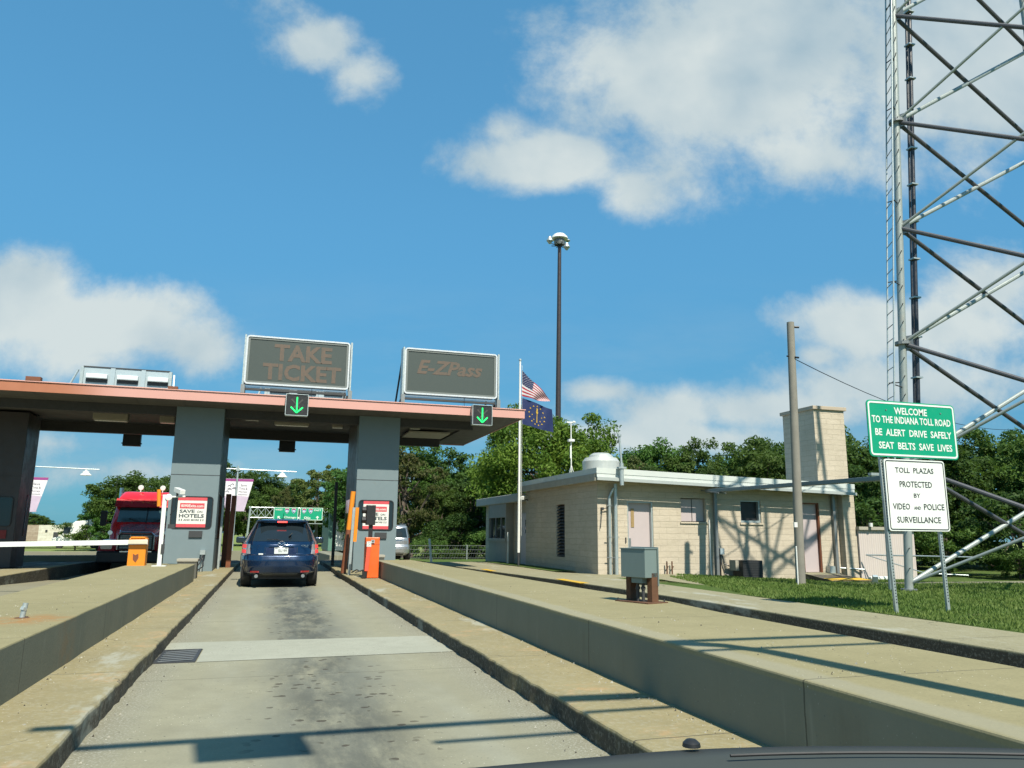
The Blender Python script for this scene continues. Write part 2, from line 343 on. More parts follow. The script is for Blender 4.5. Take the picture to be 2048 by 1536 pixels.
def each(mb, name, mat, parent, per=1, **kw):
    """One object for every added piece (or every per pieces) of the builder."""
    out = []; st = getattr(mb, 'starts')
    for a in range(0, len(st), per):
        (v0, f0) = st[a]; (v1, f1) = st[a + per] if a + per < len(st) else (len(mb.v), len(mb.f))
        p = MB(); p.v = mb.v[v0:v1]; p.f = [tuple(i - v0 for i in f) for f in mb.f[f0:f1]]; p.mi = mb.mi[f0:f1]; out.append(p.build(name, mat, parent, **kw))
    return out
def text_mb(mb, txt, cx, cz, y, w=None, h=None, bold=0., shear=0., face=(1, 0)):
    """Letters as geometry in the XZ plane at depth y, readable from -Y; fitted to width w / cap height h; face = unit vector of the reading direction in XY."""
    cu = bpy.data.curves.new('t', 'FONT'); cu.body = txt; cu.align_x = 'CENTER'; cu.align_y = 'CENTER'; cu.offset = bold; cu.shear = shear; cu.resolution_u = 2
    ob = bpy.data.objects.new('t', cu); COL.objects.link(ob); dg = bpy.context.evaluated_depsgraph_get(); dg.update()
    me = bpy.data.meshes.new_from_object(ob.evaluated_get(dg))
    if not me.vertices: return
    co = np.array([v.co[:] for v in me.vertices]); lo, hi = co.min(0), co.max(0); c = (lo + hi) / 2
    sx = w / (hi[0] - lo[0]) if w else None; sz = h / (hi[1] - lo[1]) if h else None
    sx = sx or sz; sz = sz or sx
    vs = [(cx + (p[0] - c[0]) * sx * face[0], y + (p[0] - c[0]) * sx * face[1], cz + (p[1] - c[1]) * sz) for p in co]
    mb.add(vs, [tuple(q.vertices) for q in me.polygons])
    bpy.data.objects.remove(ob); bpy.data.curves.remove(cu); bpy.data.meshes.remove(me)
def S(name, mb, mat, **kw): return tag(mb.build(name, mat, **kw), kind='structure')
def sm(a, b, x): t = min(1, max(0, (x - a) / (b - a))); return t * t * (3 - 2 * t)
def G(y): return -1.2 * sm(26, 82, y)          # the ground falls away beyond the plaza
def grid(name, x0, x1, y0, y1, dx, dy, zf, mat, **kw):
    nx, ny = max(1, int((x1 - x0) / dx)), max(1, int((y1 - y0) / dy)); mb = MB(); vs = []; fs = []
    for j in range(ny + 1):
        for i in range(nx + 1):
            x = x0 + (x1 - x0) * i / nx; y = y0 + (y1 - y0) * j / ny; vs.append((x, y, zf(x, y)))
    for j in range(ny):
        for i in range(nx): a = j * (nx + 1) + i; fs.append((a, a + 1, a + nx + 2, a + nx + 1))
    mb.add(vs, fs); return S(name, mb, mat, smooth='all', **kw)
# ================================================================== GROUND AND PAVING
def gz(x, y):                       # lawn by the building: level by the walk, falling a little towards its far corner
    return .15 - .2 * sm(10.5, 16.5, x) * sm(14, 20, y)
grass = None
def grassmat(name, c0, c1, c2):
    mt, t, b = newmat(name); o = objco(t)
    c = mix(t, ramp(t, tnoise(t, o, .35, 6, .7), .3, .7), c0, c1)
    c = mix(t, ramp(t, tnoise(t, o, 9, 6, .75), .4, .7, 0, .8), c, c2)
    c = mix(t, ramp(t, tnoise(t, o, 1.1, 8, .7), .54, .70, 0, .7), c, (.17, .15, .07))
    L(t, c, b.inputs['Base Color']); b.inputs['Roughness'].default_value = 1; b.inputs['Specular IOR Level'].default_value = .1
    bump(t, b, tnoise(t, o, 70, 4, .8), .8, .03); return mt
M['grass'] = grassmat('mown grass', (.072, .125, .028), (.105, .145, .045), (.055, .09, .02))
M['field'] = grassmat('far field grass', (.16, .21, .06), (.20, .24, .08), (.12, .17, .04))
grid('ground', -420, 420, -60, 900, 24, 6, lambda x, y: G(y) - .35, M['field'])
grid('plaza_pavement', -62, 8.6, -30, 97, 1.2, 3, lambda x, y: G(y) - .012 - .24 * sm(19, 29, y) * sm(-3.0, -3.6, x) * (1 - sm(36, 50, y)), M['plaza'])
grid('toll_lane', -1.06, 2.12, -12, 38, 1.6, 2, lambda x, y: G(y), M['lane'])
# pale strip of newer concrete let into the lane, and the far road
S('concrete_patch', MB().add([(-.62, 8.62, .004), (2.07, 8.70, .004), (2.07, 10.05, .004), (-1.03, 10.12, .004), (-1.03, 9.52, .004), (-.62, 9.50, .004)], [(0, 1, 2, 3, 4, 5)]), M['patch'])
S('far_road', MB().add([(-200, 150, -1.236), (-8, 128, -1.236), (-8, 134, -1.236), (-200, 158, -1.236)], [(0, 1, 2, 3)]), M['plaza'])
# drain grate in the lane beside the left kerb
gr = T('drain_grate', 'rusty drain grate in the lane beside the left kerb', 'drain grate', (-.82, 9.05, 0))
fr = MB()
for a in ((-1.02, -.63, 8.62, 8.66), (-1.02, -.63, 9.46, 9.50), (-1.02, -.98, 8.66, 9.46), (-.67, -.63, 8.66, 9.46)): fr.box(*a, .0, .012)
fr.build('frame', M['dark'], gr); MB().box(-.98, -.67, 8.66, 9.46, .001, .003).build('pit', M['black'], gr)
gb = MB()
for i in range(6): gb.bar((-.99 , 8.70 + i * .125, .010), (-.66, 8.79 + i * .125, .010), .022, .006)
gb.build('bars', M['galv_d'], gr)

def wob(poly, amp=.012, step=.35, seed=1):
    """A polygon's outline cut into short edges that wander a little, as worn concrete does."""
    rnd = random.Random(seed); out = []; n = len(poly)
    for i in range(n):
        (x0, y0), (x1, y1) = poly[i], poly[(i + 1) % n]; d = math.hypot(x1 - x0, y1 - y0); k = max(1, int(d / step))
        for j in range(k):
            t = j / k; x, y = x0 + (x1 - x0) * t, y0 + (y1 - y0) * t
            if j: nx, ny = (y1 - y0) / d, -(x1 - x0) / d; a = rnd.uniform(-amp, amp); x += nx * a; y += ny * a
            out.append((x, y))
    return out
# raised islands (kerb height) between the lanes
islL = [(-1.03, -12), (-1.03, 33.5), (-1.25, 35.5), (-2.1, 36.5), (-2.9, 35.5), (-3.2, 33), (-3.3, 22), (-3.15, 8), (-2.9, -12)]
islR = [(2.06, -12), (4.2, -12), (4.3, 2.8), (4.34, 6.8), (4.44, 8), (4.3, 9.8), (4.12, 13), (3.92, 18), (4.0, 26), (3.9, 33), (3.3, 36), (2.6, 36.3), (2.1, 34.5), (1.98, 24), (2.04, 10)]
isl0 = [(-6.28, 18), (-6.28, 34), (-7, 36), (-8.3, 35), (-8.5, 22), (-8.3, 15), (-6.9, 15)]
S('left_island', MB().prism(wob(islL, .011, .13, 2), -.9, lambda x, y: .15 + G(y)), M['island'], bevel=.018)
S('right_island', MB().prism(wob(islR, .012, .12, 3), -.9, lambda x, y: .15 + G(y)), M['island'], bevel=.018)
S('far_island', MB().prism(wob(isl0, .008, .5, 4), -.9, lambda x, y: .15 + G(y)), M['island'], bevel=.018)
# low concrete barriers standing on the islands
bR = [(2.70, -12), (4.1, -12), (4.21, 3.2), (4.25, 6.8), (4.36, 8), (4.2, 9.8), (4.02, 13.5), (3.82, 17.9), (3.7, 21.2), (2.74, 20.9)]
bL = [(-2.45, -12), (-1.66, -12), (-1.60, 19.4), (-2.65, 19.9), (-2.95, 19.6), (-2.93, 10), (-2.7, 4)]
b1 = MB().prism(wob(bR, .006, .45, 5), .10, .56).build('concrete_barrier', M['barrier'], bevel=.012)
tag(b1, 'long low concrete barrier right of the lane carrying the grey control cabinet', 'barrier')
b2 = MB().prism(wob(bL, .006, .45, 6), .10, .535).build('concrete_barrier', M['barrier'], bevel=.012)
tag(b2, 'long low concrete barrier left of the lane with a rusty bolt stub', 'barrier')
b3 = MB().prism([(-10.5, 33.4), (-2.9, 34.4), (-2.9, 34.9), (-10.7, 34.0)], -.6, .30).build('concrete_barrier', M['barrier'], bevel=.012)
tag(b3, 'low concrete barrier crossing behind the red truck', 'barrier')
b4 = MB().prism([(2.7, 37), (3.6, 37), (3.6, 44), (2.9, 45), (2.4, 44)], -.9, .22).build('concrete_barrier', M['barrier'], bevel=.012)
tag(b4, 'short concrete barrier beyond the right booth beside the box truck', 'barrier')
b5 = MB().prism([(-60, 62), (-9, 66), (-9, 66.5), (-60, 62.6)], -2, -.35).build('concrete_barrier', M['barrier'], bevel=.012)
tag(b5, 'distant pale concrete barrier at the edge of the field', 'barrier')
b6 = MB().box(-2.6, 0.4, 52, 52.5, -2, .05).box(1.2, 2.6, 52, 52.5, -2, .05).build('concrete_barrier', M['barrier'], bevel=.012)
tag(b6, 'pale concrete wall far ahead of the blue car', 'barrier')
# stub bolt rusting in the left barrier
st = T('bolt_stub', 'bent galvanised bolt stub standing in a rust stain on the left barrier', 'bolt', (-2.02, 7.9, .535))
MB().tube((-2.02, 7.9, .53), (-2.005, 7.91, .66), .022).tube((-2.02, 7.9, .60), (-2.01, 7.905, .625), .030, seg=6).build('shaft', M['galv'], st, smooth=True)
MB().lathe((-2.02, 7.9, .536), [(0, .004), (.05, .003), (.06, 0)]).build('rust_ring', M['rust'], st)
mt, t, b_ = newmat('rust stain'); o_ = objco(t)
L(t, mix(t, tnoise(t, o_, 6), (.34, .22, .09), (.42, .33, .18)), b_.inputs['Base Color']); b_.inputs['Roughness'].default_value = .95; M['ruststain'] = mt

# kerb and walk at the right of the far lane, with its flare towards the building
kerb = [(7.40, -14), (7.40, 12.5), (7.25, 16), (7.02, 19.2), (6.6, 23), (6.15, 27), (6.0, 31), (9.3, 31), (9.3, 26.2), (8.35, 25.4), (8.35, 22.3), (9.3, 20.85), (11.4, 20.85), (11.4, 19.75), (9.9, 16.6), (9.02, 13.4), (8.98, -14)]
S('sidewalk', MB().prism(wob(kerb, .008, .4, 7), -.6, lambda x, y: .15 + G(y) * .6), M['walk'], bevel=.015)
S('yellow_kerb_paint', MB().box(7.055, 7.30, 17.3, 19.0, .151, .156), M['yellow'])
S('yellow_kerb_paint', MB().box(6.52, 6.72, 23.2, 24.4, .151, .156), M['yellow'])
# concrete pad and ramp at the second door
S('ramp', MB().add([(16.0, 20.88, .16), (17.15, 20.88, .16), (16.95, 18.9, .03), (15.5, 18.9, .03), (16.0, 20.88, -.3), (17.15, 20.88, -.3), (16.95, 18.9, -.3), (15.5, 18.9, -.3)], [(0, 1, 2, 3), (0, 3, 7, 4), (1, 5, 6, 2), (3, 2, 6, 7)]), M['walk'])
S('yellow_ramp_paint', MB().add([(15.53, 18.93, .040), (16.93, 18.93, .040), (16.97, 19.45, .074), (15.66, 19.45, .074)], [(0, 1, 2, 3)]), M['yellow'])
S('path', MB().add([(14.0, 16.0, .112), (30, 15.2, .112), (30, 16.3, .112), (14.2, 17.0, .108)], [(0, 1, 2, 3)]), M['plaza'])
grid('lawn', 8.9, 60, -14, 20.9, .8, .8, lambda x, y: gz(x, y) - (.03 if y > 20 and x < 11.6 else 0), M['grass'])
grid('lawn', 8.36, 9.08, 22.6, 31, .7, .8, lambda x, y: .165 + G(y) * .5, M['grass'])
grid('lawn', 7.2, 60, 30.8, 70, 4, 3, lambda x, y: G(y) * .8 + .02, M['grass'])
grid('lawn', 18, 60, 20.9, 31, 3, 3, lambda x, y: -.05, M['grass'])
# grass blades on the part of the lawn one sees closely
def blades(x0, x1, y0, y1, n, zf, test, seed, h=.048, sp=.008):
    g = np.random.default_rng(seed); x = g.uniform(x0, x1, n); y = y0 + (y1 - y0) * g.uniform(0, 1, n) ** 1.4
    keep = np.array([test(a, b) for a, b in zip(x, y)]); x, y = x[keep], y[keep]; n = len(x)
    z = np.array([zf(a, b) for a, b in zip(x, y)]); hh = h * g.uniform(.4, 1.3, n); an = g.uniform(0, 2 * np.pi, n)
    lx, ly = g.normal(0, .022, n), g.normal(0, .022, n); w = sp * g.uniform(.7, 1.5, n) * (1 + y / 14)
    v = np.empty((n, 3, 3)); v[:, 0] = np.stack([x - w * np.cos(an), y - w * np.sin(an), z - .01], 1); v[:, 1] = np.stack([x + w * np.cos(an), y + w * np.sin(an), z - .01], 1)
    v[:, 2] = np.stack([x + lx, y + ly, z + hh], 1); return v.reshape(-1, 3)
def fastmesh(name, v, k, mats, parent=None, mi=None):
    v = np.asarray(v, dtype=np.float32); n = len(v) // k
    me = bpy.data.meshes.new(name); me.vertices.add(len(v)); me.vertices.foreach_set('co', v.ravel())
    me.loops.add(len(v)); me.loops.foreach_set('vertex_index', np.arange(len(v), dtype=np.int32))
    me.polygons.add(n); me.polygons.foreach_set('loop_start', np.arange(0, n * k, k, dtype=np.int32))
    if mi is not None: me.polygons.foreach_set('material_index', np.asarray(mi, dtype=np.int32))
    for mt in mats: me.materials.append(mt)
    me.update(); me.validate(); return link(name, me, parent)
def leafmat(name, c0, c1, scale=.9, trans=.35):
    mt, t, b = newmat(name); o = objco(t); g = N(t, 'NewGeometry')
    wn = N(t, 'TexWhiteNoise'); wn.noise_dimensions = '1D'; L(t, g.outputs['Random Per Island'], wn.inputs['W'])
    k = MATH(t, 'ADD', MATH(t, 'MULTIPLY', ramp(t, tnoise(t, o, scale, 4), .3, .7), .65), MATH(t, 'MULTIPLY', wn.outputs[0], .35))
    c = mix(t, k, c0, c1); oi = N(t, 'ObjectInfo'); hv = N(t, 'HueSaturation'); L(t, c, hv.inputs['Color']); L(t, ramp(t, oi.outputs['Random'], 0, 1, .72, 1.22), hv.inputs['Value']); L(t, ramp(t, oi.outputs['Random'], .2, 1, .485, .512), hv.inputs['Hue']); c = hv.outputs[0]; L(t, c, b.inputs['Base Color']); b.inputs['Roughness'].default_value = .65; b.inputs['Specular IOR Level'].default_value = .25
    tr = N(t, 'BsdfTranslucent'); L(t, mix(t, .5, c, (.14, .24, .03)), tr.inputs[0]); ms = N(t, 'MixShader'); ms.inputs[0].default_value = trans
    L(t, b.outputs[0], ms.inputs[1]); L(t, tr.outputs[0], ms.inputs[2]); L(t, ms.outputs[0], t.nodes['Material Output'].inputs[0]); return mt
M['blade'] = leafmat('grass blade', (.072, .135, .024), (.15, .20, .05), 1.2, .3)
gv = blades(8.93, 19, 5.0, 20.8, 95000, gz, lambda x, y: not (x < 11.5 and y > 19.6) and x > (9.0 if y < 13.4 else 9.02 + (y - 13.4) * .27) - .03, 11)
tag(fastmesh('grass', gv, 3, [M['blade']]), 'short mown grass on the lawn in front of the building', 'grass', kind='stuff')
# gravel and grit lying along the kerbs
def grit(n, seed):
    g = np.random.default_rng(seed); mb = MB()
    for i in range(n):
        k = g.integers(0, 6); y = 3.6 + 17 * g.random() ** 1.8
        if k == 0: x, z = -1.03 + abs(g.normal(0, .12)), .004
        elif k == 1: x, z = 2.04 - abs(g.normal(0, .12)), .004
        elif k == 2: x, z = -1.6 + abs(g.normal(0, .10)), .152
        elif k == 3: x, z = 2.69 - abs(g.normal(0, .10)), .152
        elif k == 4: x, z = g.uniform(2.75, 3.8), .562
        else: x, z = g.uniform(-2.4, -1.65), .537
        r = (.0035 + .009 * g.random() ** 3) * (1.0 if k < 4 else .8)
        a, b, c = r * g.uniform(.6, 1.3, 3); t0 = g.uniform(0, 6)
        vs = [(x + a * math.cos(t0 + q * 2.1), y + b * math.sin(t0 + q * 2.1), z - .002) for q in range(3)] + [(x + a * .2, y, z + c)]
        mb.add(vs, [(0, 1, 2), (0, 1, 3), (1, 2, 3), (2, 0, 3)])
    return mb
tag(grit(1100, 5).build('gravel', paint('gravel', (.36, .35, .29), .9, 0, .5, 40)), 'pale grit scattered along the kerbs and barriers', 'gravel', kind='stuff')
tag(grit(350, 6).build('debris', paint('dark debris', (.05, .045, .035), .9, 0, .4, 40)), 'dark bits of debris scattered along the kerbs', 'debris', kind='stuff')

# ================================================================== CANOPY AND BOOTHS
pinkm = paint('pink fascia paint', (.74, .40, .31), .5, 0, .04, 1.2, (.62, .32, .22), .02)
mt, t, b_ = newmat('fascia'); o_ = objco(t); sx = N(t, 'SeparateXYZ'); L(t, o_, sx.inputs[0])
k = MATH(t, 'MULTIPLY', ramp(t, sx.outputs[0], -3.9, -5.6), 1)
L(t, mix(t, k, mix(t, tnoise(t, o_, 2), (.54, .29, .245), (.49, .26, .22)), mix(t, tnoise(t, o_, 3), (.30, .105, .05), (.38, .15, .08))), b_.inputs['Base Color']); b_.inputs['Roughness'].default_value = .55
M['fascia'] = mt
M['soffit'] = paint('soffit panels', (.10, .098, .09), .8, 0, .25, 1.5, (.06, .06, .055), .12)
cn = T('toll_canopy', 'long flat plaza roof with pink fascia over the toll lanes', 'canopy', (0, 26, 4.85))
CX0, CX1, CY0, CY1 = -16.5, 7.42, 22.65, 30.7
MB().box(CX0, CX1, CY0, CY0 + .03, 4.84, 5.10).build('fascia', M['fascia'], cn)
MB().box(CX1 - .03, CX1, CY0 + .03, CY1, 4.84, 5.10).box(CX0, CX0 + .03, CY0 + .03, CY1, 4.84, 5.10).box(CX0, CX1, CY1, CY1 + .03, 4.82, 5.10).build('side_fascia', M['fascia'], cn)
MB().box(CX0 - .03, CX1 + .03, CY0 - .03, CY0 + .05, 5.10, 5.125).build('drip_edge', paint('fascia trim', (.66, .36, .30), .5), cn)
MB().box(CX0 + .03, CX1 - .03, CY0 + .03, CY1, 5.0, 5.09).build('roof_deck', M['galv_d'], cn)
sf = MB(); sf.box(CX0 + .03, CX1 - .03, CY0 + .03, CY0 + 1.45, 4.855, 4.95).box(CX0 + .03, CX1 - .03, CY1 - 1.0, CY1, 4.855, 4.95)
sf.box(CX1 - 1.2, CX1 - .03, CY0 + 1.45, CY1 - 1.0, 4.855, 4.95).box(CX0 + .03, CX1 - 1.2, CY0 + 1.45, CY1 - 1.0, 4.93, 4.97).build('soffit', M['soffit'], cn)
sj = MB()
for i in range(20): sj.box(-16 + i * 1.22, -15.985 + i * 1.22, CY0 + .05, CY0 + 1.44, 4.850, 4.856)
each(sj, 'soffit_joint', M['dark'], cn)
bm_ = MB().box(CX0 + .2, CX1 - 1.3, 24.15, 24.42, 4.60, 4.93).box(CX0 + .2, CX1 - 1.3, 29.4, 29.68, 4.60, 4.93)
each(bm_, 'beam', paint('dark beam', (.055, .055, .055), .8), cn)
MB().box(4.5, 6.0, 27.0, 28.6, 4.80, 4.854).build('access_panel', paint('beige panel', (.42, .40, .33), .7), cn)
each(MB().box(-6.4, -6.05, 22.62, 22.8, 5.12, 5.24).box(-2.95, -2.7, 22.62, 22.8, 5.12, 5.20), 'bracket_cover', M['brown'], cn)

def poster(parent, cx, cz, y, w, h):
    """The hotel advert in the booth window"""
    red = paint('poster red', (.60, .075, .09), .5, 0, .05); wht = paint('poster white', (.72, .72, .66), .5, 0, .03); ink = paint('poster ink', (.06, .08, .085), .5)
    p = MB().box(cx - w / 2, cx + w / 2, y, y + .006, cz - h / 2, cz + h / 2).build('poster', wht, parent)
    each(MB().box(cx - w / 2, cx + w / 2, y - .003, y - .0005, cz + h * .385, cz + h / 2).box(cx - w / 2, cx + w / 2, y - .003, y - .0005, cz - h / 2, cz - h * .385).box(cx - w * .42, cx + w * .42, y - .003, y - .0005, cz + h * .12, cz + h * .30), 'red_band', red, p)
    tx = MB(); text_mb(tx, '8090Exits.com', cx, cz + h * .21, y - .006, w=w * .76, h=h * .095, bold=.02); tx.build('lettering', wht, p)
    tx = MB(); text_mb(tx, 'SAVE', cx - w * .16, cz + h * .03, y - .003, w=w * .52, h=h * .11, bold=.03); text_mb(tx, 'ON', cx + w * .27, cz + h * .015, y - .003, w=w * .19, h=h * .075, bold=.02)
    text_mb(tx, 'HOTELS', cx, cz - h * .12, y - .003, w=w * .86, h=h * .125, bold=.035); text_mb(tx, 'AND MORE', cx, cz - h * .255, y - .003, w=w * .54, h=h * .06, bold=.03)
    for s_ in (-1, 1):
        for q in range(2): tx.box(cx + s_ * w * (.33 + q * .075) - .012, cx + s_ * w * (.33 + q * .075) + .012, y - .003, y - .001, cz - h * .29, cz - h * .22)
    tx.build('lettering', ink, p)
M['boothside'] = paint('shade-toned booth side', (.075, .08, .085), .5, 0, .15, 2, (.06, .035, .02), .08)  # booth shell darker than its pier: side shade put into the colour
def booth(x0, x1, label, ad=True, window=True, yy=24.0, mt=None, dp=3.6):
    mt = mt or M['grey_metal']
    t_ = T('toll_booth', label, 'toll booth', ((x0 + x1) / 2, yy, .15), 'toll booths under the canopy')
    y0, y1 = yy, yy + dp
    cxx = (x0 + x1) / 2
    MB().box(x0, x1, y0, y0 + .55, .14, 4.856).build('front_pier', mt, t_, bevel=.01)
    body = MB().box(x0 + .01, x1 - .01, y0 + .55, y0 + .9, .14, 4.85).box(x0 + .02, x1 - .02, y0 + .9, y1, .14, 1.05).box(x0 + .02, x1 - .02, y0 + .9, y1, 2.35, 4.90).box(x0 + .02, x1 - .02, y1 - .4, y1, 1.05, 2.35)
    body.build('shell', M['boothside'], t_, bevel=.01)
    MB().box(x0 - .002, x1 + .002, y0 - .006, y0 + .2, 2.865, 2.88).build('panel_seam', M['dark'], t_)
    for s_, xx in ((-1, x0), (1, x1)): MB().box(xx - (.0 if s_ < 0 else .03), xx + (.03 if s_ < 0 else .0), y0 + .92, y1 - .42, 1.06, 2.34).build('side_window', M['glass_d'], t_)
    if window:
        wl, wr = x0 + .09, x1 - .02 - .09
        w_ = MB().rframe(wl, wr, 1.35, 2.26, .11, .03, y0 - .03, y0 + .01).build('window', M['black'], t_)
        MB().rrect(wl + .02, wr - .02, 1.37, 2.24, .09, y0 - .012, y0 + .004).build('pane', M['glass_d'], w_)
        if ad: poster(w_, (wl + wr) / 2, 1.805, y0 - .022, .78, .86)
    MB().box(x0 + .62, x0 + .98, y0 - .05, y0 + .02, 1.10, 1.28).build('card_reader', M['dark'], t_)
    return t_
b0 = booth(-8.95, -7.40, 'dark toll booth in deep shade left of the red lorry', ad=False, yy=27.0, dp=1.4, mt=paint('booth shade colour', (.045, .04, .042), .45, 0, .15, 2))  # front pier coloured near-black to stand for the shade under the roof
b1_ = booth(-2.83, -1.51, 'grey toll booth with hotel advert left of the blue car')
b2_ = booth(2.44, 3.72, 'grey toll booth with hotel advert partly hidden by the black signal head')
# the far booth stands in shade: red notice and glazing on its lane side
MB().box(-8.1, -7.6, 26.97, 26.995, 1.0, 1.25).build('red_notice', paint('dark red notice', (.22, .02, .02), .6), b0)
def leafpost(nm, lab, x, y, w, d, z1, mt, cat='post'):
    o = MB().box(x - w / 2, x + w / 2, y - d / 2, y + d / 2, .14, z1).build(nm, mt, bevel=.01); return tag(o, lab, cat)
leafpost('steel_post', 'brown steel guard post beside the left booth by the lane', -1.40, 27.6, .16, .16, 2.5, M['brown'])
leafpost('steel_post', 'pale galvanised post just left of the brown guard post', -1.44, 25.5, .07, .07, 2.3, M['galv'])
leafpost('steel_post', 'dark post standing at the far corner of the right booth', 2.12, 27.6, .10, .10, 3.0, M['dark'])

def vms(x0, label, lines, slant=0., word_h=None, brace_left=True):
    """Changeable message sign standing on the roof edge"""
    t_ = T('message_sign', label, 'message sign', (x0 + 1.48, 22.9, 5.1))
    x1, z0, z1 = x0 + 2.95, 5.43, 6.87; y = 22.82
    MB().rrect(x0 + .02, x1 - .02, z0 + .02, z1 - .02, .08, y + .02, y + .42).build('cabinet', M['galv'], t_)
    MB().rframe(x0, x1, z0, z1, .10, .045, y - .03, y + .03, 7).build('bezel', M['chrome2'], t_)
    MB().rframe(x0 + .045, x1 - .045, z0 + .045, z1 - .045, .06, .10, y - .01, y + .03, 5).build('inner_frame', paint('sign inner frame', (.16, .18, .17), .5), t_)
    MB().box(x0 + .10, x1 - .10, y + .010, y + .022, z0 + .10, z1 - .10).build('display', M['led'], t_)
    mb = MB()
    for (txt, dx, cz, w, h, bd) in lines: text_mb(mb, txt, (x0 + x1) / 2 + dx, cz, y + .004, w=w, h=h, bold=bd, shear=slant)
    mb.build('lettering', M['led_text'], t_)
    for xx in (x0 - .05, x1 + .02):
        MB().box(xx, xx + .05, y - .02, y + .40, z0 - .15, z1 + .01).build('side_post', M['galv'], t_)
        MB().box(xx - .02, xx + .09, y - .03, y + .1, z0 - .27, z0 - .02).build('foot', M['galv_d'], t_)
    MB().box(x0 + .05, x1 - .05, y + .02, y + .10, z0 - .075, z0 - .035).build('lower_rail', M['chrome'], t_)
    MB().box(x0 + .05, x1 - .05, y + .02, y + .10, z0 - .17, z0 - .10).build('lower_rail', M['dark'], t_)
    for xx in (x0 - .02, x1): each(MB().bar((xx, y + .3, z1 - .25), (xx, y + 1.7, 5.10), .05, .05).bar((xx, y + .1, z0 - .2), (xx, y - .0, 5.12), .07, .07).bar((xx, y + .3, z0 - .15), (xx, y + .75, 5.12), .07, .07), 'brace', M['dark'], t_)
    MB().bar((x0 + 1.9, y, z0), (x0 + 1.9, y - .0, 5.12), .012, .012).build('cable', M['black'], t_)
    for q in (.75, 2.0): MB().tube((x0 + q, y + .1, z1), (x0 + q, y + .1, z1 + .03), .02).build('lifting_eye', M['galv'], t_)
M['chrome2'] = paint('polished aluminium bezel', (.78, .80, .80), .28, .35, .04)
mt, t, b_ = newmat('unlit led face'); o_ = objco(t); v_ = N(t, 'SeparateXYZ'); L(t, o_, v_.inputs[0])
gx = MATH(t, 'FRACT', MATH(t, 'MULTIPLY', v_.outputs[0], 34)); gzv = MATH(t, 'FRACT', MATH(t, 'MULTIPLY', v_.outputs[2], 34))
g_ = MATH(t, 'MULTIPLY', MATH(t, 'GREATER_THAN', gx, .45), MATH(t, 'GREATER_THAN', gzv, .45))
L(t, mix(t, g_, (.05, .062, .056), mix(t, tnoise(t, o_, 2), (.075, .09, .08), (.09, .105, .093))), b_.inputs['Base Color']); b_.inputs['Roughness'].default_value = .35; M['led'] = mt
mt, t, b_ = newmat('amber led letters'); o_ = objco(t); v_ = N(t, 'SeparateXYZ'); L(t, o_, v_.inputs[0])
gx = MATH(t, 'FRACT', MATH(t, 'MULTIPLY', v_.outputs[0], 26)); gzv = MATH(t, 'FRACT', MATH(t, 'MULTIPLY', v_.outputs[2], 26))
g_ = MATH(t, 'MULTIPLY', MATH(t, 'MULTIPLY', MATH(t, 'GREATER_THAN', gx, .3), MATH(t, 'GREATER_THAN', gzv, .3)), ramp(t, tnoise(t, o_, 7, 3), .25, .55, .35, 1))
L(t, mix(t, g_, (.065, .065, .052), (.145, .085, .055)), b_.inputs['Base Color']); b_.inputs['Roughness'].default_value = .5; M['led_text'] = mt
vms(-1.0, 'dark message sign reading TAKE TICKET on the roof over the blue car', [('TAKE', .13, 6.42, 1.65, .50, .035), ('TICKET', .13, 5.84, 2.22, .50, .035)])
vms(3.60, 'dark message sign with slanted amber lettering on the roof at its right end', [('E-ZPass', -.05, 6.30, 2.08, .44, .03)], slant=.28)

def signback(x0, label):
    t_ = T('message_sign', label, 'message sign', (x0 + 1.5, 29.4, 5.1)); x1 = x0 + 2.98; y = 29.35
    MB().box(x0 + .12, x1 - .12, y, y + .45, 5.42, 6.86).build('cabinet', M['paleblue'], t_, bevel=.01)
    MB().box(x0 + .1, x1 - .1, y - .02, y + .47, 6.86, 6.90).build('top_cap', M['dark'], t_)
    for i in range(3):
        a = x0 + .22 + i * .98
        MB().box(a, a + .68, y - .16, y, 6.46, 6.62).build('vent_hood', M['palemetal'], t_, bevel=.02)
        MB().box(a, a + .68, y - .035, y - .002, 6.34, 6.455).build('vent', M['dark'], t_)
    for i in range(2): MB().box(x0 + .98 + i * .98, x0 + 1.12 + i * .98, y - .07, y, 5.42, 6.86).build('rib', M['paleblue'], t_)
    for xx in (x0 + .07, x1 - .07): MB().box(xx - .05, xx + .05, y - .04, y + .1, 5.1, 6.86).build('side_post', M['galv'], t_)
    for xx in (x0 - .05, x1 + .05): MB().bar((xx, y, 6.75), (xx - .35 * (1 if xx < x0 else -.4), y - 1.0, 5.1), .05, .05).build('brace', M['galv'], t_)
M['paleblue'] = paint('pale blue grey sheet', (.38, .46, .49), .5, .2, .05); M['palemetal'] = paint('pale sheet', (.66, .70, .70), .4, .1, .05)
signback(-6.68, 'pale grey back of a message sign with three vents on the left roof')
signback(-.55, 'pale sign cabinet back seen under the TAKE TICKET sign')

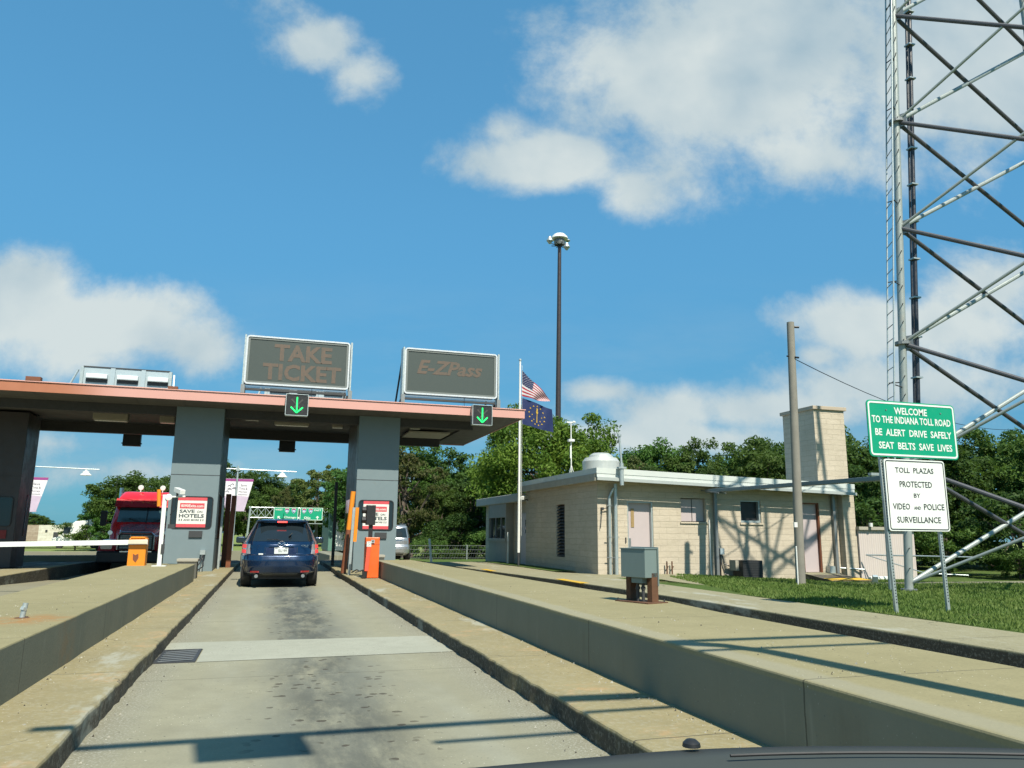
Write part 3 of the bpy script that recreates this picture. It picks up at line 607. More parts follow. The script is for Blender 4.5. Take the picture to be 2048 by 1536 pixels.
grn = emit('green signal', (.01, 1.0, .16), .85)
def lanesig(cx, label):
    t_ = T('lane_signal', label, 'lane signal', (cx, 22.45, 4.83), 'green arrow lane signals'); z0, z1 = 4.555, 5.12; w = .285; y = 22.42
    MB().box(cx - w, cx + w, y, y + .18, z0, z1).build('housing', M['black'], t_)
    MB().rframe(cx - w - .03, cx + w + .03, z0 - .03, z1 + .03, .02, .035, y - .02, y + .19, 2).build('frame', M['galv'], t_)
    a = MB().bar((cx, y - .012, z1 - .06), (cx, y - .012, z0 + .12), .034, .01, (0, 1, 0))
    for s_ in (-1, 1): a.bar((cx, y - .012 + s_ * .001, z0 + .055), (cx + s_ * .165, y - .012 + s_ * .001, z0 + .215), .036, .008, (0, 1, 0))
    a.build('arrow', grn, t_)
    x_ = MB()
    for s_ in (-1, 1): x_.bar((cx - s_ * .16, y - .004 - .001 * s_, z1 - .12), (cx + s_ * .16, y - .004 - .001 * s_, z0 + .12), .045, .004, (0, 1, 0))
    x_.build('unlit_cross', paint('unlit lens', (.055, .055, .05), .5), t_)
    MB().bar((cx, y + .2, z1), (cx, y + .3, 5.1), .05, .05).build('bracket', M['galv_d'], t_)
lanesig(.50, 'green down arrow signal on the fascia under the TAKE TICKET sign')
lanesig(5.98, 'green down arrow signal on the fascia at the right end of the roof')
for cx, lab in ((-5.05, 'black lane signal back hanging from the far roof edge over the red truck'), (.42, 'black lane signal back hanging from the far roof edge over the blue car')):
    t_ = T('lane_signal', lab, 'lane signal', (cx, 30.75, 4.7), 'lane signals facing away'); w = .3
    MB().box(cx - w, cx + w, 30.74, 30.95, 4.30, 4.84).build('housing', M['black'], t_, bevel=.015)
    for s_ in (-1, 1): MB().box(cx + s_ * (w + .02) - .02, cx + s_ * (w + .02) + .02, 30.8, 30.85, 4.38, 4.42).build('latch', M['black'], t_)
lf = 0
for (cx, y, w, lab) in ((-5.0, 26.5, 1.0, 'dim strip light under the canopy over the left lane'), (-3.35, 26.4, .45, 'dim round light fitting under the canopy left of the left booth'), (-.75, 24.7, .42, 'dim light fitting under the canopy right of the left booth'), (.45, 25.6, 1.1, 'wide dim light fitting under the canopy over the blue car'),
                        (1.9, 25.6, .35, 'small dim lamp under the canopy left of the right booth'), (4.35, 24.9, .36, 'small dim lamp under the canopy right of the right booth')):
    t_ = T('ceiling_light', lab, 'ceiling light', (cx, y, 4.8), 'light fittings under the canopy')
    MB().box(cx - w / 2, cx + w / 2, y - .15, y + .15, 4.66, 4.90).build('housing', paint('fitting beige', (.30, .28, .22), .6), t_, bevel=.03)
    MB().box(cx - w * .46, cx + w * .46, y - .13, y + .13, 4.64, 4.658).build('lens', paint('fitting lens', (.45, .43, .36), .3), t_)
# ================================================================== MAINTENANCE BUILDING
def stone(name, c0, c1, c2, scale=1.0):
    mt, t, b = newmat(name); o = objco(t); s = N(t, 'SeparateXYZ'); L(t, o, s.inputs[0])
    cb_ = N(t, 'CombineXYZ'); L(t, MATH(t, 'ADD', s.outputs[0], s.outputs[1]), cb_.inputs[0]); L(t, s.outputs[2], cb_.inputs[1])
    br = N(t, 'TexBrick'); L(t, cb_.outputs[0], br.inputs['Vector']); br.offset = .37; br.offset_frequency = 2; br.squash = 1.7; br.squash_frequency = 3
    for k_, v_ in (('Scale', scale), ('Brick Width', .58), ('Row Height', .175), ('Mortar Size', .008), ('Mortar Smooth', .3), ('Bias', 0.)): br.inputs[k_].default_value = v_
    br.inputs['Color1'].default_value = c0 + (1,); br.inputs['Color2'].default_value = c1 + (1,); br.inputs['Mortar'].default_value = tuple(x * .84 for x in c0) + (1,)
    c = mix(t, ramp(t, tnoise(t, o, 1.6, 6, .7), .35, .7, 0, .5), br.outputs[0], c2)
    c = mix(t, ramp(t, tnoise(t, o, 9, 6, .8, (.35, .35, 2.6)), .45, .75, 0, .6), c, tuple(x * .70 for x in c0)); c = mix(t, ramp(t, tnoise(t, o, 3.1, 5, .8, (.3, .3, 3)), .5, .8, 0, .5), c, tuple(min(1, x * 1.25) for x in c1))
    L(t, c, b.inputs['Base Color']); b.inputs['Roughness'].default_value = .95; b.inputs['Specular IOR Level'].default_value = .15
    h = MATH(t, 'SUBTRACT', MATH(t, 'MULTIPLY', tnoise(t, o, 10, 8, .75), .8), MATH(t, 'MULTIPLY', br.outputs['Fac'], .3)); bump(t, b, h, .55, .03)
    return mt
M['stone'] = stone('coursed limestone', (.46, .405, .315), (.51, .45, .355), (.40, .35, .265))
M['pinkpaint'] = paint('pale pink paint', (.49, .425, .42), .5, 0, .04, 3, (.45, .38, .36), .03)
M['whitetrim'] = paint('white roof trim', (.60, .64, .60), .5, .1, .06, 2, (.36, .36, .32), .04)
M['greytrim'] = paint('grey roof trim', (.40, .44, .42), .5, .1, .08, 2)
bd = T('service_building', 'low limestone service building with flat white edged roof behind the lawn', 'building', (13.3, 23, .1))
FY, FX = 20.9, 9.1
def wall_y(mb, x0, x1, z0, z1, y0, y1, ops):
    xs = sorted(set([x0, x1] + [o[0] for o in ops] + [o[1] for o in ops]))
    for a, b in zip(xs[:-1], xs[1:]):
        op = [o for o in ops if o[0] <= a and o[1] >= b]
        if not op: mb.box(a, b, y0, y1, z0, z1); continue
        o = op[0]
        if o[2] > z0: mb.box(a, b, y0, y1, z0, o[2])
        mb.box(a, b, y0, y1, o[3], z1)
ops = [(10.06, 10.90, .15, 2.26), (11.84, 12.69, 1.68, 2.39), (13.92, 14.66, 1.68, 2.36), (16.17, 16.84, .16, 2.34)]
w1 = MB(); wall_y(w1, FX, 17.56, -.5, 3.0, FY, FY + .3, ops)
w1.build('front_wall', M['stone'], bd)
w2 = MB(); w2.box(FX, FX + .3, FY + .3, 23.55, -.5, 3.05).box(FX, FX + .3, 24.32, 27.4, -.5, 3.05).box(FX, FX + .3, 23.55, 24.32, -.5, .55).box(FX, FX + .3, 23.55, 24.32, 2.24, 3.05)
w2.box(FX + .3, 17.56, 27.1, 27.4, -.5, 3.0).box(17.56, 17.86, 21.5, 27.4, -.5, 3.0).build('side_wall', M['stone'], bd)
MB().box(17.56, 18.02, 20.66, 21.5, -.5, 2.78).build('buttress', M['stone'], bd)
lv = MB().box(FX + .14, FX + .16, 23.55, 24.32, .55, 2.24).build('louvre', M['black'], bd)
sl = MB()
for i in range(16): sl.add([(FX + .02, 23.55, .58 + i * .104), (FX + .02, 24.32, .58 + i * .104), (FX + .13, 24.32, .65 + i * .104), (FX + .13, 23.55, .65 + i * .104), (FX + .02, 23.55, .595 + i * .104), (FX + .02, 24.32, .595 + i * .104), (FX + .13, 24.32, .665 + i * .104), (FX + .13, 23.55, .665 + i * .104)], [(0, 1, 2, 3), (7, 6, 5, 4), (0, 4, 5, 1)])
sl.build('slats', M['dark'], lv)
# roof, sloping slightly down to the right
RX0, RX1, RY0, RY1 = 8.88, 17.88, 20.42, 27.9
def rz(x): return 3.18 - (x - RX0) / (RX1 - RX0) * .24
def slab(mb, x0, x1, y0, y1, dz0, dz1): mb.prism([(x0, y0), (x1, y0), (x1, y1), (x0, y1)], lambda x, y: rz(x) + dz0, lambda x, y: rz(x) + dz1)
a = MB(); slab(a, RX0 + .03, RX1 - .03, RY0 + .05, RY1, -.30, -.015); rf = a.build('roof', M['greytrim'], bd)
a = MB(); slab(a, RX0, RX1, RY0, RY0 + .05, -.16, 0); slab(a, RX0, RX0 + .03, RY0 + .05, RY1, -.16, 0); slab(a, RX1 - .03, RX1, RY0 + .05, RY1, -.16, 0); a.build('fascia', M['whitetrim'], rf)
a = MB(); slab(a, RX0 + .015, RX1 - .01, RY0 + .012, RY0 + .05, -.27, -.162); a.build('fascia', M['whitetrim'], rf)
a = MB(); slab(a, RX0, RX1 + .02, RY0 - .06, RY0 - .0, -.36, -.27); a.build('gutter', M['greytrim'], rf)
a = MB(); slab(a, RX0 + .02, RX1 - .02, RY0 + .06, FY + .01, -.335, -.30); a.build('soffit', M['concrete_box'], rf)
a = MB(); slab(a, RX0 - .015, RX0 + .10, RY0 + .1, RY1, -.37, -.165); a.build('side_fascia', paint('stained side fascia', (.36, .35, .29), .7, 0, .2, 3, (.2, .16, .1), .08), rf)
# lower annex at the far end
ax = MB().box(FX + .25, FX + .5, 27.9, 34.1, -.6, 2.5).box(FX + .5, 13, 33.8, 34.1, -.6, 2.5).box(FX, FX + .25, 27.4, 27.55, -.5, 2.9)
ax.build('annex_wall', M['stone'], bd)
MB().box(8.98, 13.4, 27.95, 34.5, 2.48, 2.80).build('annex_roof', paint('annex roof edge', (.42, .42, .37), .7, 0, .12, 2), bd, bevel=.02)
bay = MB().box(9.0, 9.35, 29.9, 32.5, .95, 1.08).box(9.05, 9.35, 29.9, 32.5, -.5, .95).box(9.02, 9.35, 29.9, 30.0, 1.08, 2.48).box(9.02, 9.35, 32.4, 32.5, 1.08, 2.48).box(9.03, 9.35, 30.0, 32.4, 1.92, 2.48)
bay = bay.build('bay', paint('grey bay wall', (.34, .32, .27), .8, 0, .1, 3), bd)
MB().box(9.12, 9.14, 30.0, 32.4, 1.08, 1.92).build('window', M['glass_d'], bay); fb = MB()
for yy in (30.0, 30.8, 31.6, 32.36): fb.box(9.08, 9.12, yy, yy + .04, 1.08, 1.92)
fb.build('mullions', M['galv_d'], bay)
MB().box(FX + .20, FX + .25, 27.98, 28.75, .05, 2.05).build('side_door', M['pinkpaint'], bd)
MB().box(FX + .19, FX + .2, 28.1, 28.2, 1.3, 1.8).build('door_window', M['glass_d'], bd)
# doors and windows in the front
d1 = MB().box(10.10, 10.85, FY + .13, FY + .18, .16, 2.22).build('door', M['pinkpaint'], bd, label='pale pink door with a narrow glass slot')
MB().box(10.06, 10.10, FY + .02, FY + .2, .15, 2.26).box(10.85, 10.90, FY + .02, FY + .2, .15, 2.26).box(10.10, 10.85, FY + .02, FY + .2, 2.22, 2.26).build('door_frame', M['galv'], d1)
MB().box(10.23, 10.33, FY + .115, FY + .131, 1.50, 2.05).build('door_window', paint('wired glass', (.34, .24, .11), .3), d1)
MB().box(10.135, 10.20, FY + .08, FY + .131, .82, 1.18).build('handle', M['galv_d'], d1)
MB().box(9.97, 10.0, FY - .03, FY, 1.05, 1.2).build('keypad', M['dark'], bd)
wb = MB().box(11.86, 12.67, FY + .10, FY + .14, 1.70, 2.37).build('boarded_window', M['pinkpaint'], bd)
MB().box(12.255, 12.275, FY + .09, FY + .1, 1.70, 2.37).build('joint', M['dark'], wb); MB().box(11.80, 12.75, FY - .04, FY + .1, 1.63, 1.68).build('sill', M['stone'], wb)
wn_ = MB().box(13.93, 14.65, FY + .16, FY + .17, 1.69, 2.35).build('window', M['black'], bd)
MB().box(13.92, 13.955, FY + .04, FY + .16, 1.68, 2.36).box(14.60, 14.66, FY + .04, FY + .16, 1.68, 2.36).box(13.955, 14.60, FY + .04, FY + .16, 1.68, 1.745).box(13.955, 14.60, FY + .04, FY + .16, 2.33, 2.36).build('frame', M['galv'], wn_)
MB().box(13.88, 14.72, FY - .04, FY + .04, 1.62, 1.68).build('sill', M['stone'], wn_)
d2 = MB().box(16.20, 16.80, FY + .12, FY + .16, .17, 2.30).build('door', M['pinkpaint'], bd)
MB().box(16.17, 16.20, FY + .02, FY + .2, .16, 2.34).box(16.80, 16.84, FY + .02, FY + .2, .16, 2.34).box(16.2, 16.8, FY + .02, FY + .2, 2.30, 2.34).build('door_frame', M['brown'], d2)
# pipes and downspouts fixed to the front
cp = MB().tube((9.44, FY - .1, .12), (9.44, FY - .1, 2.35), .045).tube((9.44, FY - .1, 2.35), (9.56, FY - .16, 2.62), .04)
cp.build('conduit', M['galv'], bd, smooth=True)
cp = MB().tube((9.62, FY - .14, .12), (9.62, FY - .14, 2.75), .055).build('conduit', M['galv'], bd, smooth=True)
cp = MB().tube((9.62, RY0 - .11, 2.68), (9.62, RY0 - .11, 3.32), .06).tube((9.62, RY0 - .11, 3.3), (9.58, RY0 - .08, 4.12), .032).tube((9.58, RY0 - .08, 4.1), (9.58, RY0 - .08, 4.16), .06).box(9.5, 9.74, RY0 - .19, RY0 - .04, 3.16, 3.21).build('service_mast', M['galv'], bd, smooth=True)
cl = MB()
for z in (.62, 1.2, 2.1): cl.box(9.32, 9.72, FY - .15, FY - .13, z, z + .02)
each(cl, 'pipe_clip', M['galv_d'], bd)
MB().box(9.2, 9.26, FY - .1, FY, 1.98, 2.06).tube((9.26, FY - .08, 2.02), (9.44, FY - .1, 2.06), .012).tube((9.22, FY - .07, 2.0), (9.17, FY - .05, 1.45), .01).build('flood_lamp', M['dark'], bd)
for xx, mt_ in ((12.98, M['galv_d']), (17.33, M['galv_d'])):
    MB().box(xx - .05, xx + .05, FY - .12, FY - .02, .1, 2.66).bar((xx, FY - .07, 2.62), (xx, RY0 - .03, rz(xx) - .36), .09, .07).build('downspout', mt_, bd, bevel=.01)
MB().tube((12.78, FY - .03, .1), (12.78, FY - .03, 1.75), .022).build('conduit', M['white'], bd, smooth=True)
mbx = MB().box(13.06, 13.20, FY - .14, FY, .72, .90).build('meter_box', M['paleblue'], bd); MB().tube((13.1, FY - .05, .72), (13.1, FY - .05, .05), .02).path([(13.16, FY - .05, .72), (13.2, FY - .1, .45), (13.35, FY - .2, .36), (13.5, FY - .35, .36)], .016).path([(13.12, FY - .05, .5), (13.16, FY - .15, .15), (13.4, FY - .3, .05)], .016).build('cables', M['black'], mbx)
gp = MB()
for xx in (11.25, 11.42): gp.tube((xx, FY - .12, .12), (xx, FY - .12, .52), .022).tube((xx, FY - .12, .36), (xx + .1, FY - .02, .36), .014)
each(gp, 'stub_pipe', M['rust'], bd, 2)
MB().tube((17.4, FY - .12, .30), (18.1, 20.52, .26), .025).box(16.95, 17.15, FY - .2, FY - .02, .1, .36).build('gas_pipe', M['galv'], bd)
# chimney
ch = MB().box(17.2, 18.42, 21.3, 22.95, 2.6, 5.48).build('chimney', M['stone'], bd); MB().box(17.13, 18.49, 21.23, 23.02, 5.48, 5.60).build('cap', paint('chimney cap stone', (.44, .37, .28), .9, 0, .1, 3), ch, bevel=.01)
# things on the roof
tag(MB().lathe((10.16, 23.0, 3.1), [(.50, 0), (.50, .2), (.60, .22), (.60, .30), (.61, .50), (.52, .62), (.40, .64), (.38, .70), (.26, .78), (.02, .80)], 28).build('roof_vent', paint('spun aluminium', (.58, .60, .56), .38, .35, .05), smooth=True), 'round domed metal vent on the roof corner of the limestone building', 'roof vent')
ws = T('weather_station', 'thin white weather mast standing on the left roof edge of the limestone building', 'weather station', (9.2, 23.2, 3.1))
m_ = MB().tube((9.2, 23.2, 3.5), (9.2, 23.2, 4.85), .018)
for a_ in range(3): m_.tube((9.2, 23.2, 3.5), (9.2 + .11 * math.cos(a_ * 2.1), 23.2 + .11 * math.sin(a_ * 2.1), 3.12), .012)
m_.build('mast', M['white'], ws); MB().box(9.05, 9.35, 23.18, 23.22, 4.86, 4.90).lathe((9.3, 23.2, 4.9), [(0, .04), (.06, .02), (.06, -.02), (0, -.03)], 8).build('wind_vane', M['white'], ws)
MB().lathe((9.2, 23.2, 4.28), [(0, .05), (.12, .04), (.12, -.03), (0, -.04)], 10).box(9.15, 9.18, 23.15, 23.19, 3.7, 4.1).build('sensor', M['white'], ws)
cm = T('security_camera', 'white security camera on the dark side wall of the limestone building', 'camera', (9.05, 27.4, 2.6))
MB().bar((8.98, 27.25, 2.62), (8.72, 26.9, 2.55), .12, .12).build('body', M['white'], cm, bevel=.01); MB().bar((9.1, 27.3, 2.5), (8.9, 27.15, 2.55), .03, .03).build('bracket', M['dark'], cm)
ac = T('air_conditioner', 'black air conditioning unit on the grass against the limestone wall', 'air conditioner', (13.75, 20.3, 0))
MB().box(13.42, 14.10, 20.15, 20.7, .03, .56).build('casing', paint('black ac casing', (.018, .02, .022), .5), ac, bevel=.012); MB().box(13.30, 13.44, 20.35, 20.68, .26, .56).build('service_box', M['concrete_box'], ac); MB().box(13.3, 14.25, 20.0, 20.75, -.1, .035).build('pad', M['plaza'], ac)
al = MB()
for i in range(9): al.box(13.46, 14.06, 20.14, 20.15, .09 + i * .05, .105 + i * .05)
al.build('grille', M['dark'], ac)
sh = T('corrugated_shed', 'pale pink corrugated metal shed right of the limestone building', 'shed', (19.2, 21, 0))
mt, t, b_ = newmat('corrugated sheet'); o_ = objco(t); v_ = N(t, 'SeparateXYZ'); L(t, o_, v_.inputs[0])
w_ = MATH(t, 'SINE', MATH(t, 'MULTIPLY', v_.outputs[0], 38)); L(t, mix(t, tnoise(t, o_, 3), (.50, .44, .40), (.56, .50, .46)), b_.inputs['Base Color']); bump(t, b_, w_, .6, .03); b_.inputs['Roughness'].default_value = .5
MB().box(18.05, 20.25, 20.6, 23, -.3, 1.50).build('walls', mt, sh); MB().box(18.0, 20.32, 20.5, 23.1, 1.50, 1.60).build('roof', M['concrete_box'], sh)
MB().tube((18.42, 20.45, 1.60), (18.42, 20.45, 1.72), .06).build('vent_cap', M['white'], sh)
tag(MB().tube((18.1, 20.4, .72), (19.9, 17.8, .72), .022).tube((18.1, 20.4, .72), (18.9, 18.9, .22), .016).tube((18.9, 18.9, .22), (20, 18.4, .18), .016).build('pipe_rail', M['galv']), 'thin pale pipe rail running from the building corner past the shed', 'rail')
tag(MB().box(18.06, 18.75, 20.2, 20.35, -.05, .06).build('drain_pipe', M['white'], bevel=.03), 'white drain pipe end on the ground by the building corner', 'pipe')
tag(MB().bar((16.55, 18.4, .0), (16.5, 18.3, .2), .14, .1).build('utility_box', M['paleblue'], bevel=.01), 'small pale utility box in the grass below the yellow ramp edge', 'utility box')

# ================================================================== LATTICE TOWER
tw = T('lattice_tower', 'tall steel lattice radio tower standing on the lawn behind the green sign', 'tower', (16.1, 12.0, .1))
A0 = Vector((13.22, 13.71, 0)); KT, S0, ca = .057, 5.8, R(-30); cd = Vector((math.cos(ca), math.sin(ca), 0)); cc = A0 + cd * S0 / math.sqrt(3)
def leg(i, z):
    r = S0 / math.sqrt(3) - KT * (z - .15); a = ca + math.pi + (0, -2 * math.pi / 3, 2 * math.pi / 3)[i]
    return Vector((cc.x + r * math.cos(a), cc.y + r * math.sin(a), z))
zs = [.30, 2.85, 5.62, 8.40, 11.10, 13.95, 16.9, 19.9, 23.0]
wleg = paint('tower leg white', (.34, .38, .36), .45, .25, .10, 4, (.32, .30, .25), .05)
dleg = paint('tower dark brace', (.085, .09, .10), .55, .3, .2, 5)
for i in range(3):
    lg = MB().tube(leg(i, .1), leg(i, 24), .088, .070, 16).build('leg', wleg, tw, smooth=True)
    fl = MB()
    for z in (.16, 5.62, 11.1, 16.9): p = leg(i, z); fl.tube(p - Vector((0, 0, .035)), p + Vector((0, 0, .035)), .17, seg=14)
    each(fl, 'flange', M['galv_d'], lg)
    sb = MB(); z = .6
    while z < 20: p = leg(i, z); sb.tube(p, p + Vector((-.10, -.16, .04)), .011, seg=5); z += .42
    each(sb, 'step_bolt', M['dark'], lg)
    p = leg(i, .1); MB().box(p.x - .55, p.x + .55, p.y - .55, p.y + .55, -.6, .135).build('footing', M['plaza'], tw, bevel=.02)
for i, j in ((0, 1), (0, 2), (1, 2)):
    for k in range(len(zs) - 1):
        for a_, b_2 in ((i, j), (j, i)):
            mt_ = wleg if a_ == 0 else dleg
            rr = .034 if (a_, b_2) == (0, 2) else .05
            p, q = leg(a_, zs[k]), leg(b_2, zs[k + 1]); MB().tube(p, q, rr, seg=10).build('brace', mt_, tw, smooth=True)
    for k in range(1, len(zs), 1):
        g2 = MB()
        for q in (i, j):
            p = leg(q, zs[k]); d = (leg(j, zs[k]) - leg(i, zs[k])).normalized() * (1 if q == i else -1)
            g2.bar(p - Vector((0, 0, .16)) + d * .12, p + Vector((0, 0, .16)) + d * .12, .22, .012, Vector((-d.y, d.x, 0)))
        each(g2, 'gusset_plate', M['galv_d'], tw)
# cable run inside the left leg
cb_ = MB(); cb_.tube((14.28, 14.2, 2.55), (15.95, 14.2, 21.5), .05, seg=10).tube((14.22, 14.25, 2.55), (15.88, 14.25, 21.5), .03, seg=8)
cb_.build('cable_run', paint('black cable', (.03, .035, .045), .35, 0, .2), tw, smooth=True)
ct = MB()
for z in range(3, 21): x = 14.28 + (z - 2.55) * .0881; ct.box(x - .11, x + .09, 14.12, 14.3, z, z + .035)
each(ct, 'cable_clamp', M['galv'], tw)
ld = T('tower_ladder', 'narrow steel ladder fixed along the left leg of the lattice tower', 'ladder', (12.85, 13.7, 2.6))
lb = MB(); rg = MB(); bk = MB()
def lp(z, s_): x = 12.93 + (z - 2.6) * .079; return Vector((x + s_ * .10, 13.62 + s_ * .20 + (z - 2.6) * -.02, z))
for s_ in (-1, 1): lb.tube(lp(2.6, s_), lp(23, s_), .020, seg=6)
z = 2.7
while z < 22: rg.tube(lp(z, -1), lp(z, 1), .010, seg=5); z += .33
for z in (3.3, 4.6, 7.0, 9.0, 11.4, 12.7, 14.2, 16.5):
    q = leg(0, z); bk.tube(lp(z, -1), q, .014, seg=5).tube(lp(z + .12, 1), q + Vector((0, 0, .12)), .014, seg=5)
each(lb, 'rail', M['galv'], ld); each(rg, 'rung', M['galv_d'], ld); each(bk, 'bracket', M['dark'], ld, 2)
cbr = T('cable_bridge', 'grey cable bridge beam running from the tower post to the building eave', 'cable bridge', (12.95, 13.9, 0))
MB().tube((12.93, 13.9, .1), (12.97, 13.9, 2.78), .055).tube((12.97, 13.9, 2.78), (12.97, 13.9, 2.81), .065).build('post', M['galv'], cbr, smooth=True)
MB().bar((13.1, 13.75, 2.58), (12.62, 20.6, 2.60), .22, .10).build('beam', M['grey_metal'], cbr, bevel=.008); MB().box(12.6, 13.0, 13.85, 13.95, 2.62, 2.68).build('hanger', M['galv'], cbr)
MB().bar((12.66, 19.9, 2.51), (12.60, 20.75, 2.62), .3, .03).build('end_plate', M['galv_d'], cbr)

# ================================================================== ROAD SIGNS ON THE LAWN
sg = T('welcome_sign', 'green and white signs welcoming drivers on two perforated posts in the lawn', 'road sign', (9.72, 9.8, .15))
grs = paint('sign green', (.0, .31, .165), .45, 0, .05, 1.5); wsh = paint('sign white', (.74, .78, .73), .5, 0, .03, 1.5)
for xx, lean in ((9.24, -.10), (10.24, -.05)):
    MB().bar((xx, 9.86, -.1), (xx + lean, 9.86, 3.36 if xx < 10 else 3.2), .055, .045, (0, 1, 0)).build('post', M['galv'], sg, bevel=.006)
    h_ = MB(); z = .3
    while z < 3.1: x = xx + lean * z / 3.3; h_.box(x - .008, x + .008, 9.834, 9.8365, z, z + .018); z += .045
    h_.build('post_holes', M['black'], sg)
def tilt(o, x, z, ang):     # turn a child's mesh about a point in its own plane
    c = Vector((x, 9.8, z)) - WL['welcome_sign']; o.data.transform(Matrix.Translation(c) @ Matrix.Rotation(ang, 4, 'Y') @ Matrix.Translation(-c))
g0 = MB().rrect(8.925, 10.695, 2.535, 3.44, .07, 9.80, 9.815, 6).build('green_panel', grs, sg)
MB().rframe(8.945, 10.675, 2.555, 3.42, .06, .028, 9.794, 9.801, 6).build('border', wsh, g0)
mb = MB()
for txt, z, w, h, cx in (('WELCOME', 3.285, .66, .115, 9.79), ('TO THE INDIANA TOLL ROAD', 3.135, 1.58, .115, 9.80), ('BE  ALERT  DRIVE  SAFELY', 2.93, 1.53, .112, 9.82), ('SEAT  BELTS  SAVE  LIVES', 2.72, 1.47, .112, 9.84)): text_mb(mb, txt, cx, z, 9.796, w=w, h=h, bold=.022)
mb.build('lettering', wsh, g0); bo = MB()
for x in (9.3, 10.4): bo.box(x - .01, x + .01, 9.79, 9.80, 3.28, 3.30)
each(bo, 'bolt', M['galv_d'], g0)
w0 = MB().rrect(9.175, 10.375, 1.385, 2.505, .05, 9.80, 9.815, 6).build('white_panel', wsh, sg)
blk = paint('sign black', (.02, .025, .03), .5); MB().rframe(9.197, 10.353, 1.405, 2.485, .04, .014, 9.795, 9.801, 6).build('border', blk, w0)
mb = MB()
for txt, z, w, h, cx in (('TOLL  PLAZAS', 2.335, .76, .085, 9.76), ('PROTECTED', 2.115, .64, .095, 9.765), ('BY', 1.94, .13, .065, 9.77), ('VIDEO', 1.765, .33, .095, 9.445), ('AND', 1.745, .135, .05, 9.755), ('POLICE', 1.765, .41, .095, 10.09), ('SURVEILLANCE', 1.56, .86, .095, 9.77)): text_mb(mb, txt, cx, z, 9.796, w=w, h=h, bold=.008)
mb.build('lettering', blk, w0)

# ================================================================== POLES
up_ = T('utility_pole', 'weathered wooden utility pole standing before the limestone building', 'utility pole', (12.37, 16.2, .1))
MB().tube((12.37, 16.2, -.2), (12.55, 16.2, 6.73), .118, .092, 16).build('pole', M['wood'], up_, smooth=True)
MB().tube((12.62, 16.15, 6.60), (12.74, 16.12, 6.60), .03, seg=8).tube((12.38, 16.2, 5.82), (12.46, 16.2, 5.82), .02, seg=6).tube((12.54, 16.1, 5.78), (12.66, 16.1, 5.78), .025, seg=6).build('insulator', M['black'], up_)
MB().tube((12.24, 16.12, .1), (12.25, 16.12, 1.05), .018).box(12.21, 12.3, 16.08, 16.12, 1.5, 1.62).build('ground_conduit', M['white'], up_)
wr = MB(); a_, b_2 = Vector((12.62, 16.2, 5.76)), Vector((45, 33, 8.6)); pts = [a_.lerp(b_2, i / 24) - Vector((0, 0, 1.4 * (1 - (2 * i / 24 - 1) ** 2))) for i in range(25)]
tag(wr.path(pts, .011, 5).build('overhead_wire', M['black']), 'thin overhead wire running from the wooden pole behind the tower', 'wire')

fp = T('flagpole', 'white flagpole flying two flags beside the limestone building', 'flagpole', (8.45, 26.4, .1))
MB().tube((8.45, 26.4, .1), (8.45, 26.4, .62), .035).build('base', M['dark'], fp, smooth=True)
MB().tube((8.45, 26.4, .62), (8.46, 26.4, 7.55), .050, .035).build('pole', M['white'], fp, smooth=True)
MB().lathe((8.46, 26.4, 7.61), [(0, -.06), (.05, -.03), (.055, 0), (.05, .03), (0, .06)], 12).build('ball', M['galv'], fp, smooth=True)
MB().tube((8.54, 26.38, 1.2), (8.53, 26.38, 7.4), .006, seg=5).build('halyard', M['white'], fp)
fw_ = paint('flag white', (.55, .55, .55), .8, 0, .03); fr_ = paint('flag red', (.33, .015, .03), .8, 0, .05); fb_ = paint('flag blue', (.012, .02, .075), .8, 0, .05); gb_ = paint('state flag blue', (.008, .022, .095), .8, 0, .06); gd_ = paint('flag gold', (.55, .36, .04), .7)
def flagpt(c00, c10, c01, c11, u, v, amp, ph):
    p = Vector(c00) * (1 - u) * (1 - v) + Vector(c10) * u * (1 - v) + Vector(c01) * (1 - u) * v + Vector(c11) * u * v
    w = math.sin(u * 8 + ph + v * 1.6) * amp * (.2 + u); return p + Vector((.05 * w, w, .10 * w))
def usflag():
    C_ = ((8.53, 26.4, 7.24), (9.62, 26.15, 6.10), (8.53, 26.4, 6.26), (9.25, 26.1, 6.05)); mb = MB(); nu, nv = 40, 26
    for i in range(nu):
        for j in range(nv):
            q = [flagpt(*C_, (i + a) / nu, (j + b) / nv, .13, 0) for a, b in ((0, 0), (1, 0), (1, 1), (0, 1))]
            mb.cur = 2 if (i < nu * .4 and j < nv * 7 / 13) else (1 if (j // 2) % 2 == 0 else 0); mb.add(q, [(0, 1, 2, 3)])
    mb.cur = 0
    for r in range(9):
        for c in range(6 if r % 2 == 0 else 5):
            u = (c * 2 + 1 + (r % 2)) / 12 * .4; v = (r + .5) / 9 * 7 / 13
            for off in (-.012, .012):
                st_ = []
                for k in range(10):
                    a = math.pi * 2 * k / 10 + .3; rr = .020 if k % 2 == 0 else .008; p = flagpt(*C_, u + rr * math.cos(a) * .55, v + rr * math.sin(a), .13, 0); st_.append(p + Vector((0, off, 0)))
                mb.add(st_, [tuple(range(10))])
    o = mb.build('flag', [fw_, fr_, fb_]); o.data.polygons.foreach_set('use_smooth', [True] * len(o.data.polygons))
    tag(o, 'red white and blue striped flag with stars at the top of the flagpole', 'flag')
usflag()
